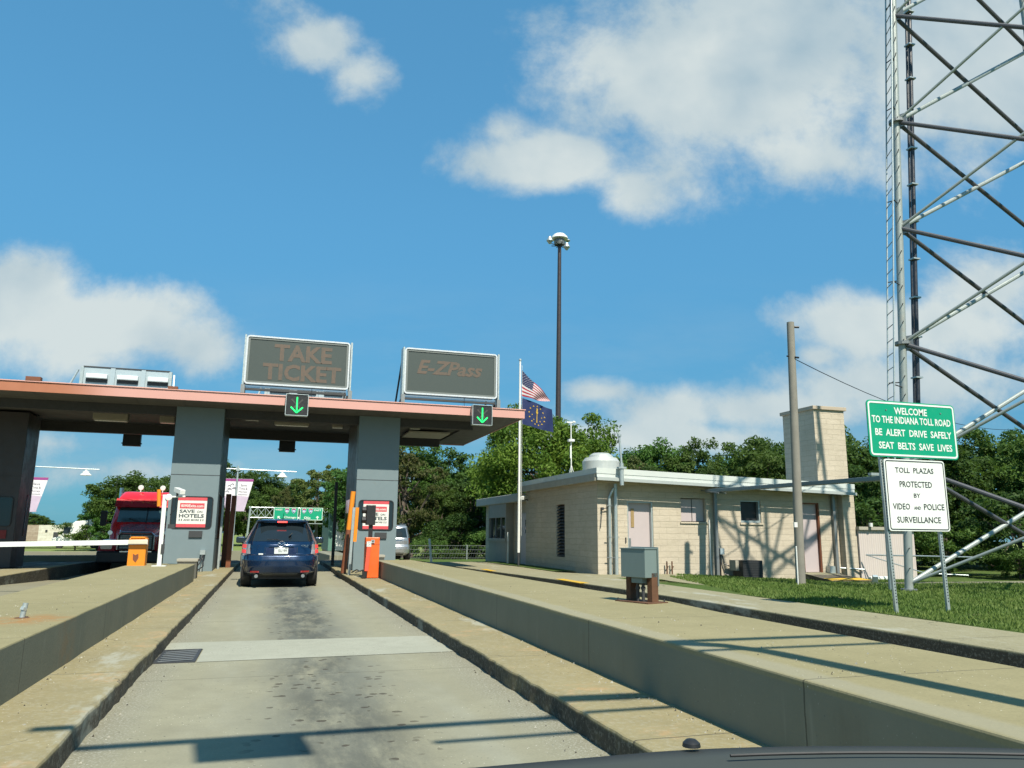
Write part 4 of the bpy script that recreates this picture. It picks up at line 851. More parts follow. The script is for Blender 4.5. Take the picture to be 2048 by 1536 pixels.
def stateflag():
    C_ = ((8.53, 26.4, 6.20), (9.62, 26.15, 5.78), (8.53, 26.4, 5.22), (9.62, 26.1, 4.92)); mb = MB(); nu, nv = 30, 20
    for i in range(nu):
        for j in range(nv): mb.add([flagpt(*C_, (i + a) / nu, (j + b) / nv, .10, 1.5) for a, b in ((0, 0), (1, 0), (1, 1), (0, 1))], [(0, 1, 2, 3)])
    mb.cur = 1
    def star(u, v, s_):
        for off in (-.012, .012): mb.add([flagpt(*C_, u + (s_ if k % 2 == 0 else s_ * .4) * math.sin(math.pi * k / 5), v - (s_ if k % 2 == 0 else s_ * .4) * math.cos(math.pi * k / 5) * 1.2, .10, 1.5) + Vector((0, off, 0)) for k in range(10)], [tuple(range(10))])
    for k in range(13): a = math.pi * 2 * k / 13; star(.5 + .27 * math.sin(a), .5 - .37 * math.cos(a), .034)
    for k in range(5): a = math.pi * (k - 2) / 4.2; star(.5 + .17 * math.sin(a + math.pi), .5 + .26 * math.cos(a), .028)
    star(.5, .24, .045)
    for off in (-.012, .012):
        for quad in ([(.49, .36), (.51, .36), (.515, .78), (.485, .78)], [(.46, .34), (.54, .34), (.53, .42), (.47, .42)], [(.47, .33), (.5, .18), (.52, .26), (.53, .33)]):
            mb.add([flagpt(*C_, u, v, .10, 1.5) + Vector((0, off, 0)) for u, v in quad], [(0, 1, 2, 3)])
    o = mb.build('flag', [gb_, gd_]); o.data.polygons.foreach_set('use_smooth', [True] * len(o.data.polygons))
    tag(o, 'dark blue flag with gold torch and stars below the striped flag', 'flag')
stateflag()

hm = T('light_mast', 'very tall dark high mast light with round white head above the trees', 'light mast', (21.7, 58, -.7))
MB().tube((21.75, 58, -.8), (22.05, 58, 25.4), .28, .15, 16).build('pole', paint('dark mast steel', (.055, .045, .045), .45, .3, .1, 2), hm, smooth=True)
hd = MB().lathe((22.05, 58, 26.0), [(0, .55), (.45, .45), (.68, .22), (.72, .05), (.62, .02), (.0, .0)], 20).build('hood', M['white'], hm, smooth=True)
MB().lathe((22.05, 58, 25.75), [(.45, .2), (.5, 0), (.42, -.25), (0, -.3)], 12).build('core', M['galv_d'], hm)
rg_ = MB()
for k in range(8): a = math.pi * k / 4; rg_.tube((22.05, 58, 25.4), (22.05 + .75 * math.cos(a), 58 + .75 * math.sin(a), 25.55), .035, seg=6)
rg_.build('ring', M['dark'], hm)
for (dx, dy, dz, aim) in ((-1.0, -.3, 25.75, 'left'), (.42, -.6, 25.25, 'front'), (.85, .3, 26.1, 'right')):
    lm = MB().lathe((22.05 + dx, 58 + dy, dz), [(0, .28), (.14, .26), (.16, .14), (.28, -.05), (.28, -.12), (.2, -.2), (.1, -.36), (0, -.4)] if aim != 'right' else [(0, .12), (.18, .1), (.24, 0), (.1, -.1), (0, -.12)], 12).build('lamp', M['galv'], hm, smooth=True)
    MB().tube((22.05, 58, dz + .1), (22.05 + dx, 58 + dy, dz + .15), .03, seg=6).build('lamp_arm', M['galv_d'], lm)

# ================================================================== CONTROL CABINET ON THE BARRIER
cx0, cy0 = 3.93, 7.75; th = R(20); ccab = T('control_cabinet', 'grey steel control cabinet on two rusty legs on the right barrier', 'control cabinet', (cx0, cy0, .56)); ccab.rotation_euler.z = th
def cab(mb, a): x0, x1, y0, y1, z0, z1 = a; return mb.box(cx0 + x0, cx0 + x1, cy0 + y0, cy0 + y1, .56 + z0, .56 + z1)
M['cabinet'] = paint('cabinet grey green', (.17, .225, .215), .5, .1, .06, 5, (.12, .15, .14), .05)
cab(MB(), (0, .19, 0, .37, .27, .58)).build('box', M['cabinet'], ccab, bevel=.006); cab(MB(), (.19, .205, -.015, .39, .18, .60)).build('door_flange', M['cabinet'], ccab, bevel=.003)
cab(MB(), (-.008, .2, -.008, .378, .578, .588)).build('lid', M['cabinet'], ccab); cab(MB(), (.03, .15, .08, .24, .21, .27)).build('junction_box', M['cabinet'], ccab, bevel=.004)
for y_ in (.0, .32): cab(cab(MB(), (.10, .20, y_, y_ + .015, .0, .29 + (.03 if y_ == 0 else 0))), (.10, .115, y_ + .015, y_ + .07, .0, .29)).build('leg', M['rust'], ccab)
cab(MB(), (-.02, .30, -.05, .45, .0, .012)).build('base_plate', M['rust'], ccab)
pp = MB()
for y_ in (.12, .20): pp.tube((cx0 + .09, cy0 + y_, .57), (cx0 + .09, cy0 + y_, .78), .018).tube((cx0 + .09, cy0 + y_, .70), (cx0 + .09, cy0 + y_, .73), .026)
each(pp, 'conduit', M['dark'], ccab, 2, smooth=True)
pp = MB()
for x_, y_ in ((.0, .42), (.27, -.02)): pp.tube((cx0 + x_, cy0 + y_, .57), (cx0 + x_, cy0 + y_, .60), .009, seg=6)
each(pp, 'anchor_bolt', M['dark'], ccab)

# ================================================================== GATES, POSTS, MACHINES AT THE BOOTHS
gt = T('camera_post', 'white post with side arm and orange tube on the left barrier end', 'post', (-2.22, 18.3, .535))
MB().bar((-2.22, 18.3, .55), (-2.23, 18.3, 2.05), .085, .085, (0, 1, 0)).build('post', M['white'], gt, bevel=.008); MB().box(-2.36, -2.08, 18.2, 18.4, .536, .55).build('base_plate', M['white'], gt)
MB().lathe((-2.15, 18.25, 2.0), [(0, .03), (.07, .02), (.07, -.02), (0, -.03)], 12, 'y').tube((-2.2, 18.28, 2.0), (-1.82, 18.28, 2.02), .02).build('arm', M['white'], gt)
MB().tube((-2.335, 18.3, 1.80), (-2.365, 18.3, 2.16), .042, seg=12).build('marker_tube', M['orange'], gt, smooth=True)
MB().box(-2.12, -1.98, 18.27, 18.33, 1.33, 1.42).box(-2.21, -2.14, 18.24, 18.26, .8, 1.0).build('label_plate', M['dark'], gt)
vc = T('lane_camera', 'white box camera mounted on the post arm by the left booth window', 'camera', (-1.95, 18.2, 2.03))
MB().bar((-2.02, 18.35, 2.17), (-1.85, 18.0, 2.10), .11, .10).build('body', M['white'], vc, bevel=.008); MB().box(-2.0, -1.96, 18.2, 18.26, 2.03, 2.12).build('bracket', M['dark'], vc)
MB().path([(-1.98, 18.3, 2.08), (-2.02, 18.3, 1.9), (-2.0, 18.3, 1.75), (-2.1, 18.3, 1.62)], .008, 5).build('cable', M['black'], vc)
ga = T('barrier_gate', 'orange barrier gate machine with a white arm lowered across the left lane', 'barrier gate', (-2.7, 18.75, .535))
MB().box(-2.90, -2.55, 18.6, 18.9, .52, 1.12).build('housing', M['orange'], ga, bevel=.015); MB().box(-2.87, -2.58, 18.58, 18.95, 1.12, 1.15).build('lid', M['orange'], ga)
MB().add([(-2.79, 18.596, .66), (-2.73, 18.596, .60), (-2.68, 18.596, .70), (-2.69, 18.596, .79), (-2.75, 18.596, .76), (-2.80, 18.596, .79)], [(0, 1, 2, 3, 4, 5)]).build('rust_patch', M['brown'], ga)
MB().bar((-2.52, 18.53, 1.04), (-6.9, 18.53, .94), .10, .028, (0, 1, 0)).build('arm', paint('gate arm white', (.80, .82, .80), .35), ga); MB().box(-2.9, -2.53, 18.50, 18.6, 1.0, 1.08).build('arm_clamp', paint('cream clamp', (.66, .60, .46), .5), ga)
gr_ = T('barrier_gate', 'bright orange gate machine standing at the near end of the right barrier', 'barrier gate', (2.5, 20.05, .15))
MB().box(2.33, 2.68, 19.95, 20.25, .16, 1.16).build('housing', M['redor'], gr_, bevel=.015); MB().box(2.33, 2.68, 19.945, 19.95, .98, .985).build('lid_seam', M['brown'], gr_)
MB().box(2.46, 2.55, 19.92, 19.95, 1.02, 1.10).build('lock', M['galv'], gr_); MB().lathe((2.505, 19.915, 1.065), [(0, 0), (.018, 0), (.02, .01)], 10, 'y').build('keyhole', M['black'], gr_)
MB().bar((2.36, 19.85, .33), (2.40, 19.85, 1.07), .10, .10, (0, 1, 0)).build('arm_stub', paint('red arm', (.75, .10, .05), .45), gr_, bevel=.01); MB().box(2.34, 2.45, 19.80, 19.9, .93, 1.06).build('arm_tape', M['white'], gr_)
MB().box(2.27, 2.37, 19.82, 19.95, .17, .36).build('foot', M['black'], gr_)
ts = T('signal_head', 'black two lamp signal head on a short post before the booth advert', 'traffic signal', (2.44, 20.3, 1.1))
MB().box(2.35, 2.58, 20.2, 20.42, 1.47, 1.98).build('housing', M['black'], ts, bevel=.012); MB().box(2.43, 2.53, 20.27, 20.35, 1.05, 1.47).build('post', M['black'], ts)
for z in (1.60, 1.85): MB().lathe((2.34, 20.3, z), [(.085, -.10), (.09, 0), (.0, .0)], 14, 'x').build('visor', M['black'], ts)
def op(lab, p, q, r, mt_, z): return tag(MB().tube(p, q, r, seg=14).build('guard_post', mt_, smooth=True), lab, 'post')
g1 = T('guard_post', 'tall leaning guard tube orange above and brown below beside the right booth', 'post', (2.05, 22.3, .15))
MB().tube((2.11, 22.3, 1.35), (2.19, 22.3, 2.42), .07, seg=14).build('upper_tube', M['orange'], g1, smooth=True); MB().tube((2.02, 22.3, .16), (2.11, 22.3, 1.35), .075, seg=14).build('lower_tube', M['brown'], g1, smooth=True)
g2_ = T('guard_post', 'pale square post with an orange reflector panel beside the right booth', 'post', (2.2, 21.6, .15))
MB().bar((2.11, 21.6, .15), (2.16, 21.6, 1.95), .07, .07, (0, 1, 0)).build('post', M['galv'], g2_); MB().bar((2.22, 21.57, 1.03), (2.25, 21.57, 1.95), .09, .02, (0, 1, 0)).build('panel', M['orange'], g2_)
tag(MB().bar((-1.20, 26.4, .15), (-1.17, 26.4, 2.4), .14, .14, (0, 1, 0)).build('guard_post', M['brown']), 'thick brown guard tube nearest the blue car at the left booth', 'post')
for x0, x1, y, z0, z1, lab in ((-2.10, -1.62, 20.4, .4, .62, 'low beige concrete box at the foot of the left booth'), (2.80, 3.05, 21.5, .4, .68, 'low beige concrete box at the foot of the right booth')):
    t_ = T('handhole_box', lab, 'box', ((x0 + x1) / 2, y, .15)); MB().box(x0 + .02, x1 - .02, y, y + .4, .15, z1 - .07).build('body', paint('dark box body', (.10, .10, .08), .8), t_); MB().box(x0, x1, y - .02, y + .42, z1 - .07, z1).build('lid', M['concrete_box'], t_, bevel=.01)
cn2 = T('cable_stub', 'grey conduit box with loose black cables at the foot of the left booth', 'conduit', (-1.72, 23.9, .15))
MB().box(-1.86, -1.72, 23.85, 23.99, .62, .74).tube((-1.80, 23.92, .15), (-1.80, 23.92, .62), .03).build('box', M['galv'], cn2); MB().path([(-1.78, 23.8, .6), (-1.83, 23.7, .4), (-1.95, 23.6, .22), (-2.1, 23.6, .17)], .02, 6).path([(-1.76, 23.8, .6), (-1.74, 23.7, .3), (-1.9, 23.5, .17)], .018, 6).build('cables', M['black'], cn2)
cn3 = T('cable_stub', 'loose black cables on the kerb at the foot of the right booth', 'conduit', (2.3, 22.6, .15)); MB().path([(2.28, 22.6, .17), (2.4, 22.4, .25), (2.5, 22.5, .2), (2.6, 22.3, .26), (2.35, 22.3, .18)], .018, 6).build('cables', M['dark'], cn3)
tag(MB().bar((6.85, 33.9, -.05), (6.72, 33.9, 1.02), .09, .05, (0, 1, 0)).build('marker_post', M['white']), 'leaning white marker post beyond the silver car', 'marker post')
tag(MB().bar((8.72, 28.6, .1), (8.72, 28.6, 1.33), .06, .05, (0, 1, 0)).build('marker_post', M['white']), 'white marker post left of the flagpole foot', 'marker post')
# signal mast whose shadow crosses the lane; it stands on the right island beside and behind the camera
sm_ = T('overhead_mast', 'tall galvanised mast arm with a hanging sign casting its shadow across the lane', 'mast', (3.7, .42, .56))
YM = .42
arm = [(3.6, YM, .3), (3.6, YM, 5.5), (3.5, YM, 5.9), (3.2, YM, 6.15), (2.6, YM, 6.2)]
MB().tube((5.4, YM, 6.2), (-.7, YM, 6.2), .05).build('cross_arm', M['galv'], sm_)
MB().path(arm, .085, 10).build('pole', M['galv'], sm_, smooth=True); MB().tube((5.2, YM, 5.68), (1.6, YM, 5.68), .032, seg=8).build('brace', M['galv'], sm_)
MB().prism([(.0, 0)] * 0 or [(.2, YM - .03), (.86, YM - .03), (.86, YM + .03), (.2, YM + .03)], 5.62, 6.1).build('sign', M['dark'], sm_)
# ================================================================== VEHICLES
class Loft:
    """Car body lofted from superellipse plan outlines: levels of (z, half width, y rear, y front, exponent)."""
    def __init__(s, lv, ox, oy, oz): s.lv = lv; s.o = (ox, oy, oz)
    def at(s, z):
        lv = s.lv
        for a, b in zip(lv[:-1], lv[1:]):
            if z <= b[0]:
                t = max(0, (z - a[0]) / (b[0] - a[0])); return [a[i] + (b[i] - a[i]) * t for i in range(5)]
        return list(lv[-1])
    def pt(s, z, a):
        _, w, yr, yf, n = s.at(z); c, q = math.cos(a), math.sin(a); yc, l = (yr + yf) / 2, (yf - yr) / 2
        k = lambda v: math.copysign(abs(v) ** (2 / n), v)
        return (s.o[0] + w * k(c), s.o[1] + yc + l * k(q), s.o[2] + z)
    def body(s, seg=72, sub=5):
        zs_ = []
        for a, b in zip(s.lv[:-1], s.lv[1:]): zs_ += [a[0] + (b[0] - a[0]) * i / sub for i in range(sub)]
        zs_.append(s.lv[-1][0]); mb = MB(); vs = []
        for z in zs_: vs += [s.pt(z, 2 * math.pi * i / seg) for i in range(seg)]
        n = len(zs_); fs = [(j * seg + i, j * seg + (i + 1) % seg, (j + 1) * seg + (i + 1) % seg, (j + 1) * seg + i) for j in range(n - 1) for i in range(seg)]
        fs += [tuple(range(seg - 1, -1, -1)), tuple(range((n - 1) * seg, n * seg))]; return mb.add(vs, fs)
    def ry(s, f, z, front=False):
        _, w, yr, yf, n = s.at(z); yc, l = (yr + yf) / 2, (yf - yr) / 2
        return yc + (1 if front else -1) * l * max(0, 1 - abs(f) ** n) ** (1 / n)
    def rear(s, mb, f0, f1, z0, z1, off=.006, nx=10, nz=6, th=.0, fz=None):
        """patch on the rear: f as a fraction of the half width; fz(t) gives a (f0, f1) scale by height"""
        vs = []; fs = []
        for j in range(nz + 1):
            t = j / nz; z = z0 + (z1 - z0) * t; w = s.at(z)[1]; a, b = (f0, f1) if fz is None else fz(t)
            for i in range(nx + 1):
                f = a + (b - a) * i / nx; vs.append((s.o[0] + f * w, s.o[1] + s.ry(f, z) - off, s.o[2] + z))
        for j in range(nz):
            for i in range(nx): q = j * (nx + 1) + i; fs.append((q, q + 1, q + nx + 2, q + nx + 1))
        return mb.add(vs, fs)
    def side(s, mb, sgn, y0, y1, z0, z1, off=.006, nx=10, nz=4, lean=0):
        vs = []; fs = []
        for j in range(nz + 1):
            t = j / nz; z = z0 + (z1 - z0) * t; _, w, yr, yf, n = s.at(z); yc, l = (yr + yf) / 2, (yf - yr) / 2
            for i in range(nx + 1):
                y = y0 + (y1 - y0) * i / nx + lean * t * (1 - 2 * i / nx); q = min(.999, abs((y - yc) / l)); vs.append((s.o[0] + sgn * (w * (1 - q ** n) ** (1 / n) + off), s.o[1] + y, s.o[2] + z))
        for j in range(nz):
            for i in range(nx): q = j * (nx + 1) + i; fs.append((q, q + 1, q + nx + 2, q + nx + 1))
        return mb.add(vs, fs)
def wheel(par, x, y, z, r, w, rimmat):
    t_ = MB().lathe((x, y, z), [(r * .55, -w / 2), (r * .93, -w / 2), (r, -w / 2 + .03), (r, w / 2 - .03), (r * .93, w / 2), (r * .55, w / 2)], 28, 'x').build('wheel', M['rubber'], par, smooth=True)
    rm = MB(); s_ = 1 if x > WL[par.name].x else -1
    rm.lathe((x + s_ * w * .42, y, z), [(r * .60, -.02), (r * .60, .02), (r * .52, -.03), (.0, -.05)], 24, 'x')
    for k in range(5): a = k * 2 * math.pi / 5; rm.bar((x + s_ * w * .45, y, z), (x + s_ * w * .45, y + r * .56 * math.cos(a), z + r * .56 * math.sin(a)), .05, .05, (1, 0, 0))
    rm.build('rim', rimmat, t_, smooth=True)
    ar = MB().lathe((x + s_ * (w / 2 - .005), y, z), [(r * 1.02, .0), (r * 1.14, .008), (r * 1.18, -.01)], 24, 'x').build('arch', M['dark'], t_)
rearred = paint('tail lamp red', (.42, .012, .015), .12, 0, .1, 30, coat=1.); lampclear = paint('clear lamp', (.50, .46, .46), .15, .3, .2, 30, coat=1.); platem = paint('number plate', (.66, .70, .68), .35, 0, .03)

# ---- dark blue SUV ahead in the lane
bx, by = .28, 19.0
blue = paint('metallic dark blue', (.004, .023, .070), .26, .45, .04, 2, coat=1.)
sv = T('blue_suv', 'dark blue suv stopped ahead in the toll lane with brake light on', 'car', (bx, by, 0))
lvS = [(.27, .78, .20, 4.4, 5), (.36, .885, .06, 4.6, 5), (.50, .92, .0, 4.68, 4.6), (.66, .935, .0, 4.68, 4.8), (.76, .935, .03, 4.66, 4.6), (.80, .92, .085, 4.63, 4.3), (.92, .925, .09, 4.55, 3.7), (1.02, .91, .105, 4.3, 3.6), (1.09, .88, .17, 3.7, 3.6), (1.20, .815, .30, 3.1, 3.8), (1.35, .74, .47, 2.75, 4.2), (1.50, .665, .62, 2.45, 4.4), (1.58, .61, .62, 2.3, 4.6), (1.62, .58, .66, 2.15, 4.5), (1.645, .46, .85, 1.95, 4), (1.655, .25, 1.1, 1.6, 3)]
lf_ = Loft(lvS, bx, by, 0)
bo = lf_.body().build('body', blue, sv, smooth='all')
gm = MB(); lf_.rear(gm, -.90, .90, 1.10, 1.555, .008, 20, 10, fz=lambda t: (-.93 + .03 * t, .93 - .03 * t)); gm.build('rear_window', glass('suv window glass', (.012, .018, .022), .04), sv, smooth='all')
for s_ in (-1, 1):
    lf_.side(MB(), s_, 1.0, 3.0, 1.12, 1.50, .006, 16, 5, .22).build('side_window', M['glass_d'], sv, smooth='all')
    # tail lamps wrapping round the corners
    tl = MB(); lf_.rear(tl, s_ * .74, s_ * .985, .80, 1.03, .018, 10, 6, fz=lambda t: (s_ * (.74 + .03 * t), s_ * .985)); tl = tl.build('tail_light', lampclear, sv, smooth='all')
    rr_ = MB(); lf_.rear(rr_, s_ * .86, s_ * .988, .93, 1.02, .024, 6, 4); lf_.rear(rr_, s_ * .86, s_ * .985, .81, .90, .024, 6, 4); rr_.build('red_lens', emit('lit tail lens', (.8, .05, .045), .35), tl, smooth='all')
    lf_.rear(MB(), s_ * .52, s_ * .74, .345 + .02, .385 + .02, .012, 4, 2).build('reflector', rearred, sv)
    mr = MB().rrect(bx + s_ * 1.0 - .115, bx + s_ * 1.0 + .115, 1.02, 1.19, .04, by + 2.72, by + 2.90).build('wing_mirror', blue, sv, bevel=.02, smooth=True); MB().rrect(bx + s_ * 1.0 - .095, bx + s_ * 1.0 + .095, 1.04, 1.17, .03, by + 2.71, by + 2.719).build('mirror_glass', M['glass_d'], mr)
    MB().bar((bx + s_ * .88, by + 2.8, 1.08), (bx + s_ * .94, by + 2.8, 1.09), .05, .05).build('mirror_arm', M['black'], mr)
    for wy in (.86, 3.62): wheel(sv, bx + s_ * .755, by + wy, .365, .365, .225, M['galv'])
    MB().tube((bx + s_ * .52, by - .0, .285), (bx + s_ * .52, by + .4, .285), .04, seg=14).build('exhaust', M['galv_d'], sv, smooth=True)
MB().box(bx - .62, bx + .62, by + .35, by + 4.2, .20, .33).build('underbody', M['black'], sv)
lf_.rear(MB(), -.93, .93, .275, .335, .004, 16, 3).build('lower_valance', M['black'], sv, smooth='all')
a = MB(); lf_.rear(a, -.45, .45, .325, .338, .012, 10, 1); a.build('valance_trim', M['galv_d'], sv)
a = MB(); lf_.rear(a, -.92, .92, .772, .782, .006, 16, 1); lf_.rear(a, -.40, -.392, .80, .965, .004, 1, 4); lf_.rear(a, .392, .40, .80, .965, .004, 1, 4); each(a, 'shut_line', M['black'], sv)
# plate recess, plate, chrome strip, badges
a = MB(); lf_.rear(a, -.37, .37, .80, .955, .003, 8, 3); a.build('plate_recess', paint('plate recess blue', (.008, .022, .07), .4, .3, .05), sv)
MB().rrect(bx - .155, bx + .155, .805, .955, .012, by + .070, by + .080).build('number_plate', platem, sv)
mb = MB(); text_mb(mb, 'SU 99', bx + .03, .878, by + .067, h=.066, w=.19, bold=.01); mb.build('plate_number', paint('plate ink', (.10, .11, .10), .5), sv)
MB().box(bx - .14, bx - .085, by + .066, by + .069, .935, .95).box(bx + .085, bx + .14, by + .066, by + .069, .935, .95).build('plate_stickers', M['dark'], sv)
yb = by + .085
badge = MB(); pr_ = []
for k in range(28):
    a0, a1 = 2 * math.pi * k / 28, 2 * math.pi * (k + 1) / 28
    badge.tube((bx + .083 * math.cos(a0), yb, 1.035 + .065 * math.sin(a0)), (bx + .083 * math.cos(a1), yb, 1.035 + .065 * math.sin(a1)), .008, seg=5)
badge.path([(bx - .074, yb, 1.062), (bx - .035, yb, 1.050), (bx, yb, 1.022), (bx + .035, yb, 1.050), (bx + .074, yb, 1.062)], .009, 5); badge.build('badge', M['chrome'], sv, smooth=True)
mb = MB(); text_mb(mb, 'CX-7', bx + .53, 1.005, by + .105, w=.17, h=.032, bold=.02); text_mb(mb, 'AWD', bx + .56, .972, by + .105, w=.08, h=.018, bold=.02); mb.build('lettering', M['chrome'], sv)
MB().box(bx - .28, bx + .28, by + .082, by + .094, .962, .978).build('chrome_strip', blue, sv); MB().bar((bx - .50, by + .085, .80), (bx - .40, by + .085, .80), .012, .03).build('sticker', M['white'], sv)
# spoiler with high brake light, aerial, wiper, sticker on the glass
lf_.rear(MB(), -.97, .97, 1.555, 1.60, .10, 18, 3).rrect(bx - .60, bx + .60, 1.585, 1.605, .009, by + .50, by + .80).build('spoiler', blue, sv, smooth=True)
MB().box(bx - .12, bx + .10, by + .482, by + .50, 1.555, 1.588).build('brake_light', emit('lit brake lamp', (1.0, .05, .04), 2.2), sv)
MB().tube((bx + .0, by + 1.0, 1.64), (bx + .02, by + .85, 1.80), .006, seg=5).box(bx - .03, bx + .03, by + .95, by + 1.1, 1.64, 1.665).build('aerial', M['black'], sv)
MB().path([(bx + .01, by + .17, 1.105), (bx - .12, by + .16, 1.145), (bx - .34, by + .17, 1.15)], .009, 5).build('wiper', M['black'], sv)
MB().bar((bx + .16, by + .258, 1.23), (bx + .22, by + .318, 1.29), .004, .085, (1, -1, 1)).build('window_sticker', paint('sticker ochre', (.10, .07, .02), .5), sv)
for s_ in (-1, 1): MB().tube((bx + s_ * .56, by + .85, 1.645), (bx + s_ * .56, by + 2.0, 1.655), .014, seg=6).build('roof_rail', M['galv'], sv)

sv.scale = (1, 1, .962)
# ---- silver SUV leaving beyond the right booth
sx_, sy_, sz_ = 5.75, 38.0, G(38.0) * .9
silver = paint('metallic silver', (.46, .48, .49), .25, .65, .04, 2, coat=1.)
s2 = T('silver_suv', 'boxy silver suv driving away beyond the right toll booth', 'car', (sx_, sy_, sz_))
lv2 = [(.30, .80, .16, 4.5, 6), (.42, .94, .0, 4.7, 6), (.60, .96, -.02, 4.75, 6), (.74, .96, .0, 4.75, 6), (.80, .95, .07, 4.7, 6), (1.0, .95, .09, 4.6, 6), (1.10, .93, .11, 4.2, 6), (1.14, .925, .13, 3.5, 6), (1.40, .86, .20, 2.9, 6), (1.66, .80, .29, 2.6, 6), (1.74, .76, .36, 2.4, 5), (1.78, .60, .6, 2.1, 4)]
l2 = Loft(lv2, sx_, sy_, sz_); l2.body().build('body', silver, s2, smooth='all')
a = MB(); l2.rear(a, -.88, .88, 1.16, 1.62, .008, 14, 6); a.build('rear_window', M['glass_d'], s2, smooth='all')
for s_ in (-1, 1):
    l2.side(MB(), s_, .6, 3.0, 1.2, 1.6, .006, 10, 4, .15).build('side_window', M['glass_d'], s2, smooth='all')
    a = MB(); l2.rear(a, s_ * .86, s_ * .99, .86, 1.14, .014, 5, 5); a.build('tail_light', rearred, s2, smooth='all')
    for wy in (.9, 3.7): wheel(s2, sx_ + s_ * .83, sy_ + wy, sz_ + .37, .37, .24, M['galv'])
MB().box(sx_ - .2, sx_ + .2, sy_ + .27, sy_ + .30, sz_ + 1.66, sz_ + 1.70).build('brake_light', rearred, s2)
MB().box(sx_ - .17, sx_ + .14, sy_ + .055, sy_ + .07, sz_ + .84, sz_ + .97).build('number_plate', platem, s2)
a = MB(); l2.rear(a, -.5, .5, 1.02, 1.05, .02, 8, 1); a.build('tailgate_trim', M['chrome'], s2); a = MB(); l2.rear(a, -.93, .93, .33, .46, .006, 10, 2); a.build('lower_valance', M['black'], s2)
for s_ in (-1, 1): MB().tube((sx_ + s_ * .68, sy_ + .6, sz_ + 1.80), (sx_ + s_ * .68, sy_ + 2.4, sz_ + 1.82), .02, seg=6).build('roof_rail', M['galv_d'], s2)

# ---- red lorry coming the other way
tx_, ty_ = -4.12, 26.7
red = paint('lorry red', (.80, .014, .02), .25, .1, .04, 2, coat=1.); dred = paint('lorry maroon', (.55, .018, .028), .3, .1, .05, 2, coat=1.)
tk = T('red_lorry', 'red lorry cab with chrome grille facing the camera in the left lane', 'lorry', (tx_, ty_, 0))
def tb(mb, x0, x1, y0, y1, z0, z1): return mb.box(tx_ + x0, tx_ + x1, ty_ + y0, ty_ + y1, z0, z1)
ho = MB(); L1 = [(0.02, .60, .72, 1.30), (.9, .74, .72, 1.46), (1.75, .92, .72, 1.60)]
vs = []
for (y, w, z0, z1) in L1:
    pr_ = [(-w, z0), (-w * 1.0, z1 - .22), (-w * .86, z1 - .05), (-w * .5, z1), (w * .5, z1), (w * .86, z1 - .05), (w, z1 - .22), (w, z0)]
    vs += [(tx_ + x, ty_ + y, z) for x, z in pr_]
ho.add(vs, [tuple(range(7, -1, -1))] + [(j * 8 + i, j * 8 + (i + 1) % 8, (j + 1) * 8 + (i + 1) % 8, (j + 1) * 8 + i) for j in range(2) for i in range(8)])
ho.build('bonnet', dred, tk, smooth=True, bevel=.02)
cabm = MB(); vs = []
for (z, w, y0, y1) in ((.6, 1.12, 1.7, 3.6), (1.55, 1.12, 1.72, 3.6), (2.18, 1.05, 2.05, 3.6), (2.22, 1.05, 1.95, 3.6), (2.50, .99, 2.10, 3.6), (2.70, .90, 2.35, 3.6), (2.72, .8, 2.5, 3.5)):
    vs += [(tx_ - w, ty_ + y0 + .12, z), (tx_ - w * .86, ty_ + y0, z), (tx_ + w * .86, ty_ + y0, z), (tx_ + w, ty_ + y0 + .12, z), (tx_ + w, ty_ + y1, z), (tx_ - w, ty_ + y1, z)]
cabm.add(vs, [(5, 4, 3, 2, 1, 0), tuple(range(36, 42))] + [(j * 6 + i, j * 6 + (i + 1) % 6, (j + 1) * 6 + (i + 1) % 6, (j + 1) * 6 + i) for j in range(6) for i in range(6)])
cabm.build('cab', red, tk, smooth=True, bevel=.02)
MB().add([(tx_ - 1.07, ty_ + 1.88, 2.16), (tx_ + 1.07, ty_ + 1.88, 2.16), (tx_ + 1.03, ty_ + 1.98, 2.46), (tx_ + .7, ty_ + 1.96, 2.44), (tx_ - .7, ty_ + 1.96, 2.44), (tx_ - 1.03, ty_ + 1.98, 2.46), (tx_ - 1.07, ty_ + 2.2, 2.16), (tx_ + 1.07, ty_ + 2.2, 2.16), (tx_ + 1.03, ty_ + 2.3, 2.46), (tx_ - 1.03, ty_ + 2.3, 2.46)], [(0, 1, 2, 3, 4, 5), (0, 6, 7, 1), (1, 7, 8, 2), (6, 0, 5, 9)]).build('sun_visor', dred, tk)
ws_ = MB()
for a0, a1 in ((-.93, -.02), (.02, .93)): ws_.add([(tx_ + a0, ty_ + 1.755, 1.64), (tx_ + a1, ty_ + 1.755, 1.64), (tx_ + a1 * .965, ty_ + 2.02, 2.15), (tx_ + a0 * .965, ty_ + 2.02, 2.15)], [(0, 1, 2, 3)])
ws_.build('windscreen', glass('lorry windscreen', (.035, .07, .075), .06), tk); MB().bar((tx_, ty_ + 1.74, 1.62), (tx_, ty_ + 2.0, 2.16), .035, .02).build('windscreen_pillar', M['black'], tk)
for s_ in (-1, 1): MB().path([(tx_ + s_ * .2, ty_ + 1.70, 1.64), (tx_ + s_ * .55, ty_ + 1.80, 1.78)], .012, 5).build('wiper', M['black'], tk)
gl_ = MB(); tb(gl_, -.50, .50, -.02, .03, .74, 1.24); gl_ = gl_.build('grille', M['black'], tk)
mb = MB()
for i in range(7): tb(mb, -.47, .47, -.035, -.015, .79 + i * .063, .812 + i * .063)
for x in (-.17, .17): tb(mb, x - .01, x + .01, -.04, -.03, .76, 1.22)
mb.build('grille_bars', M['galv'], gl_)
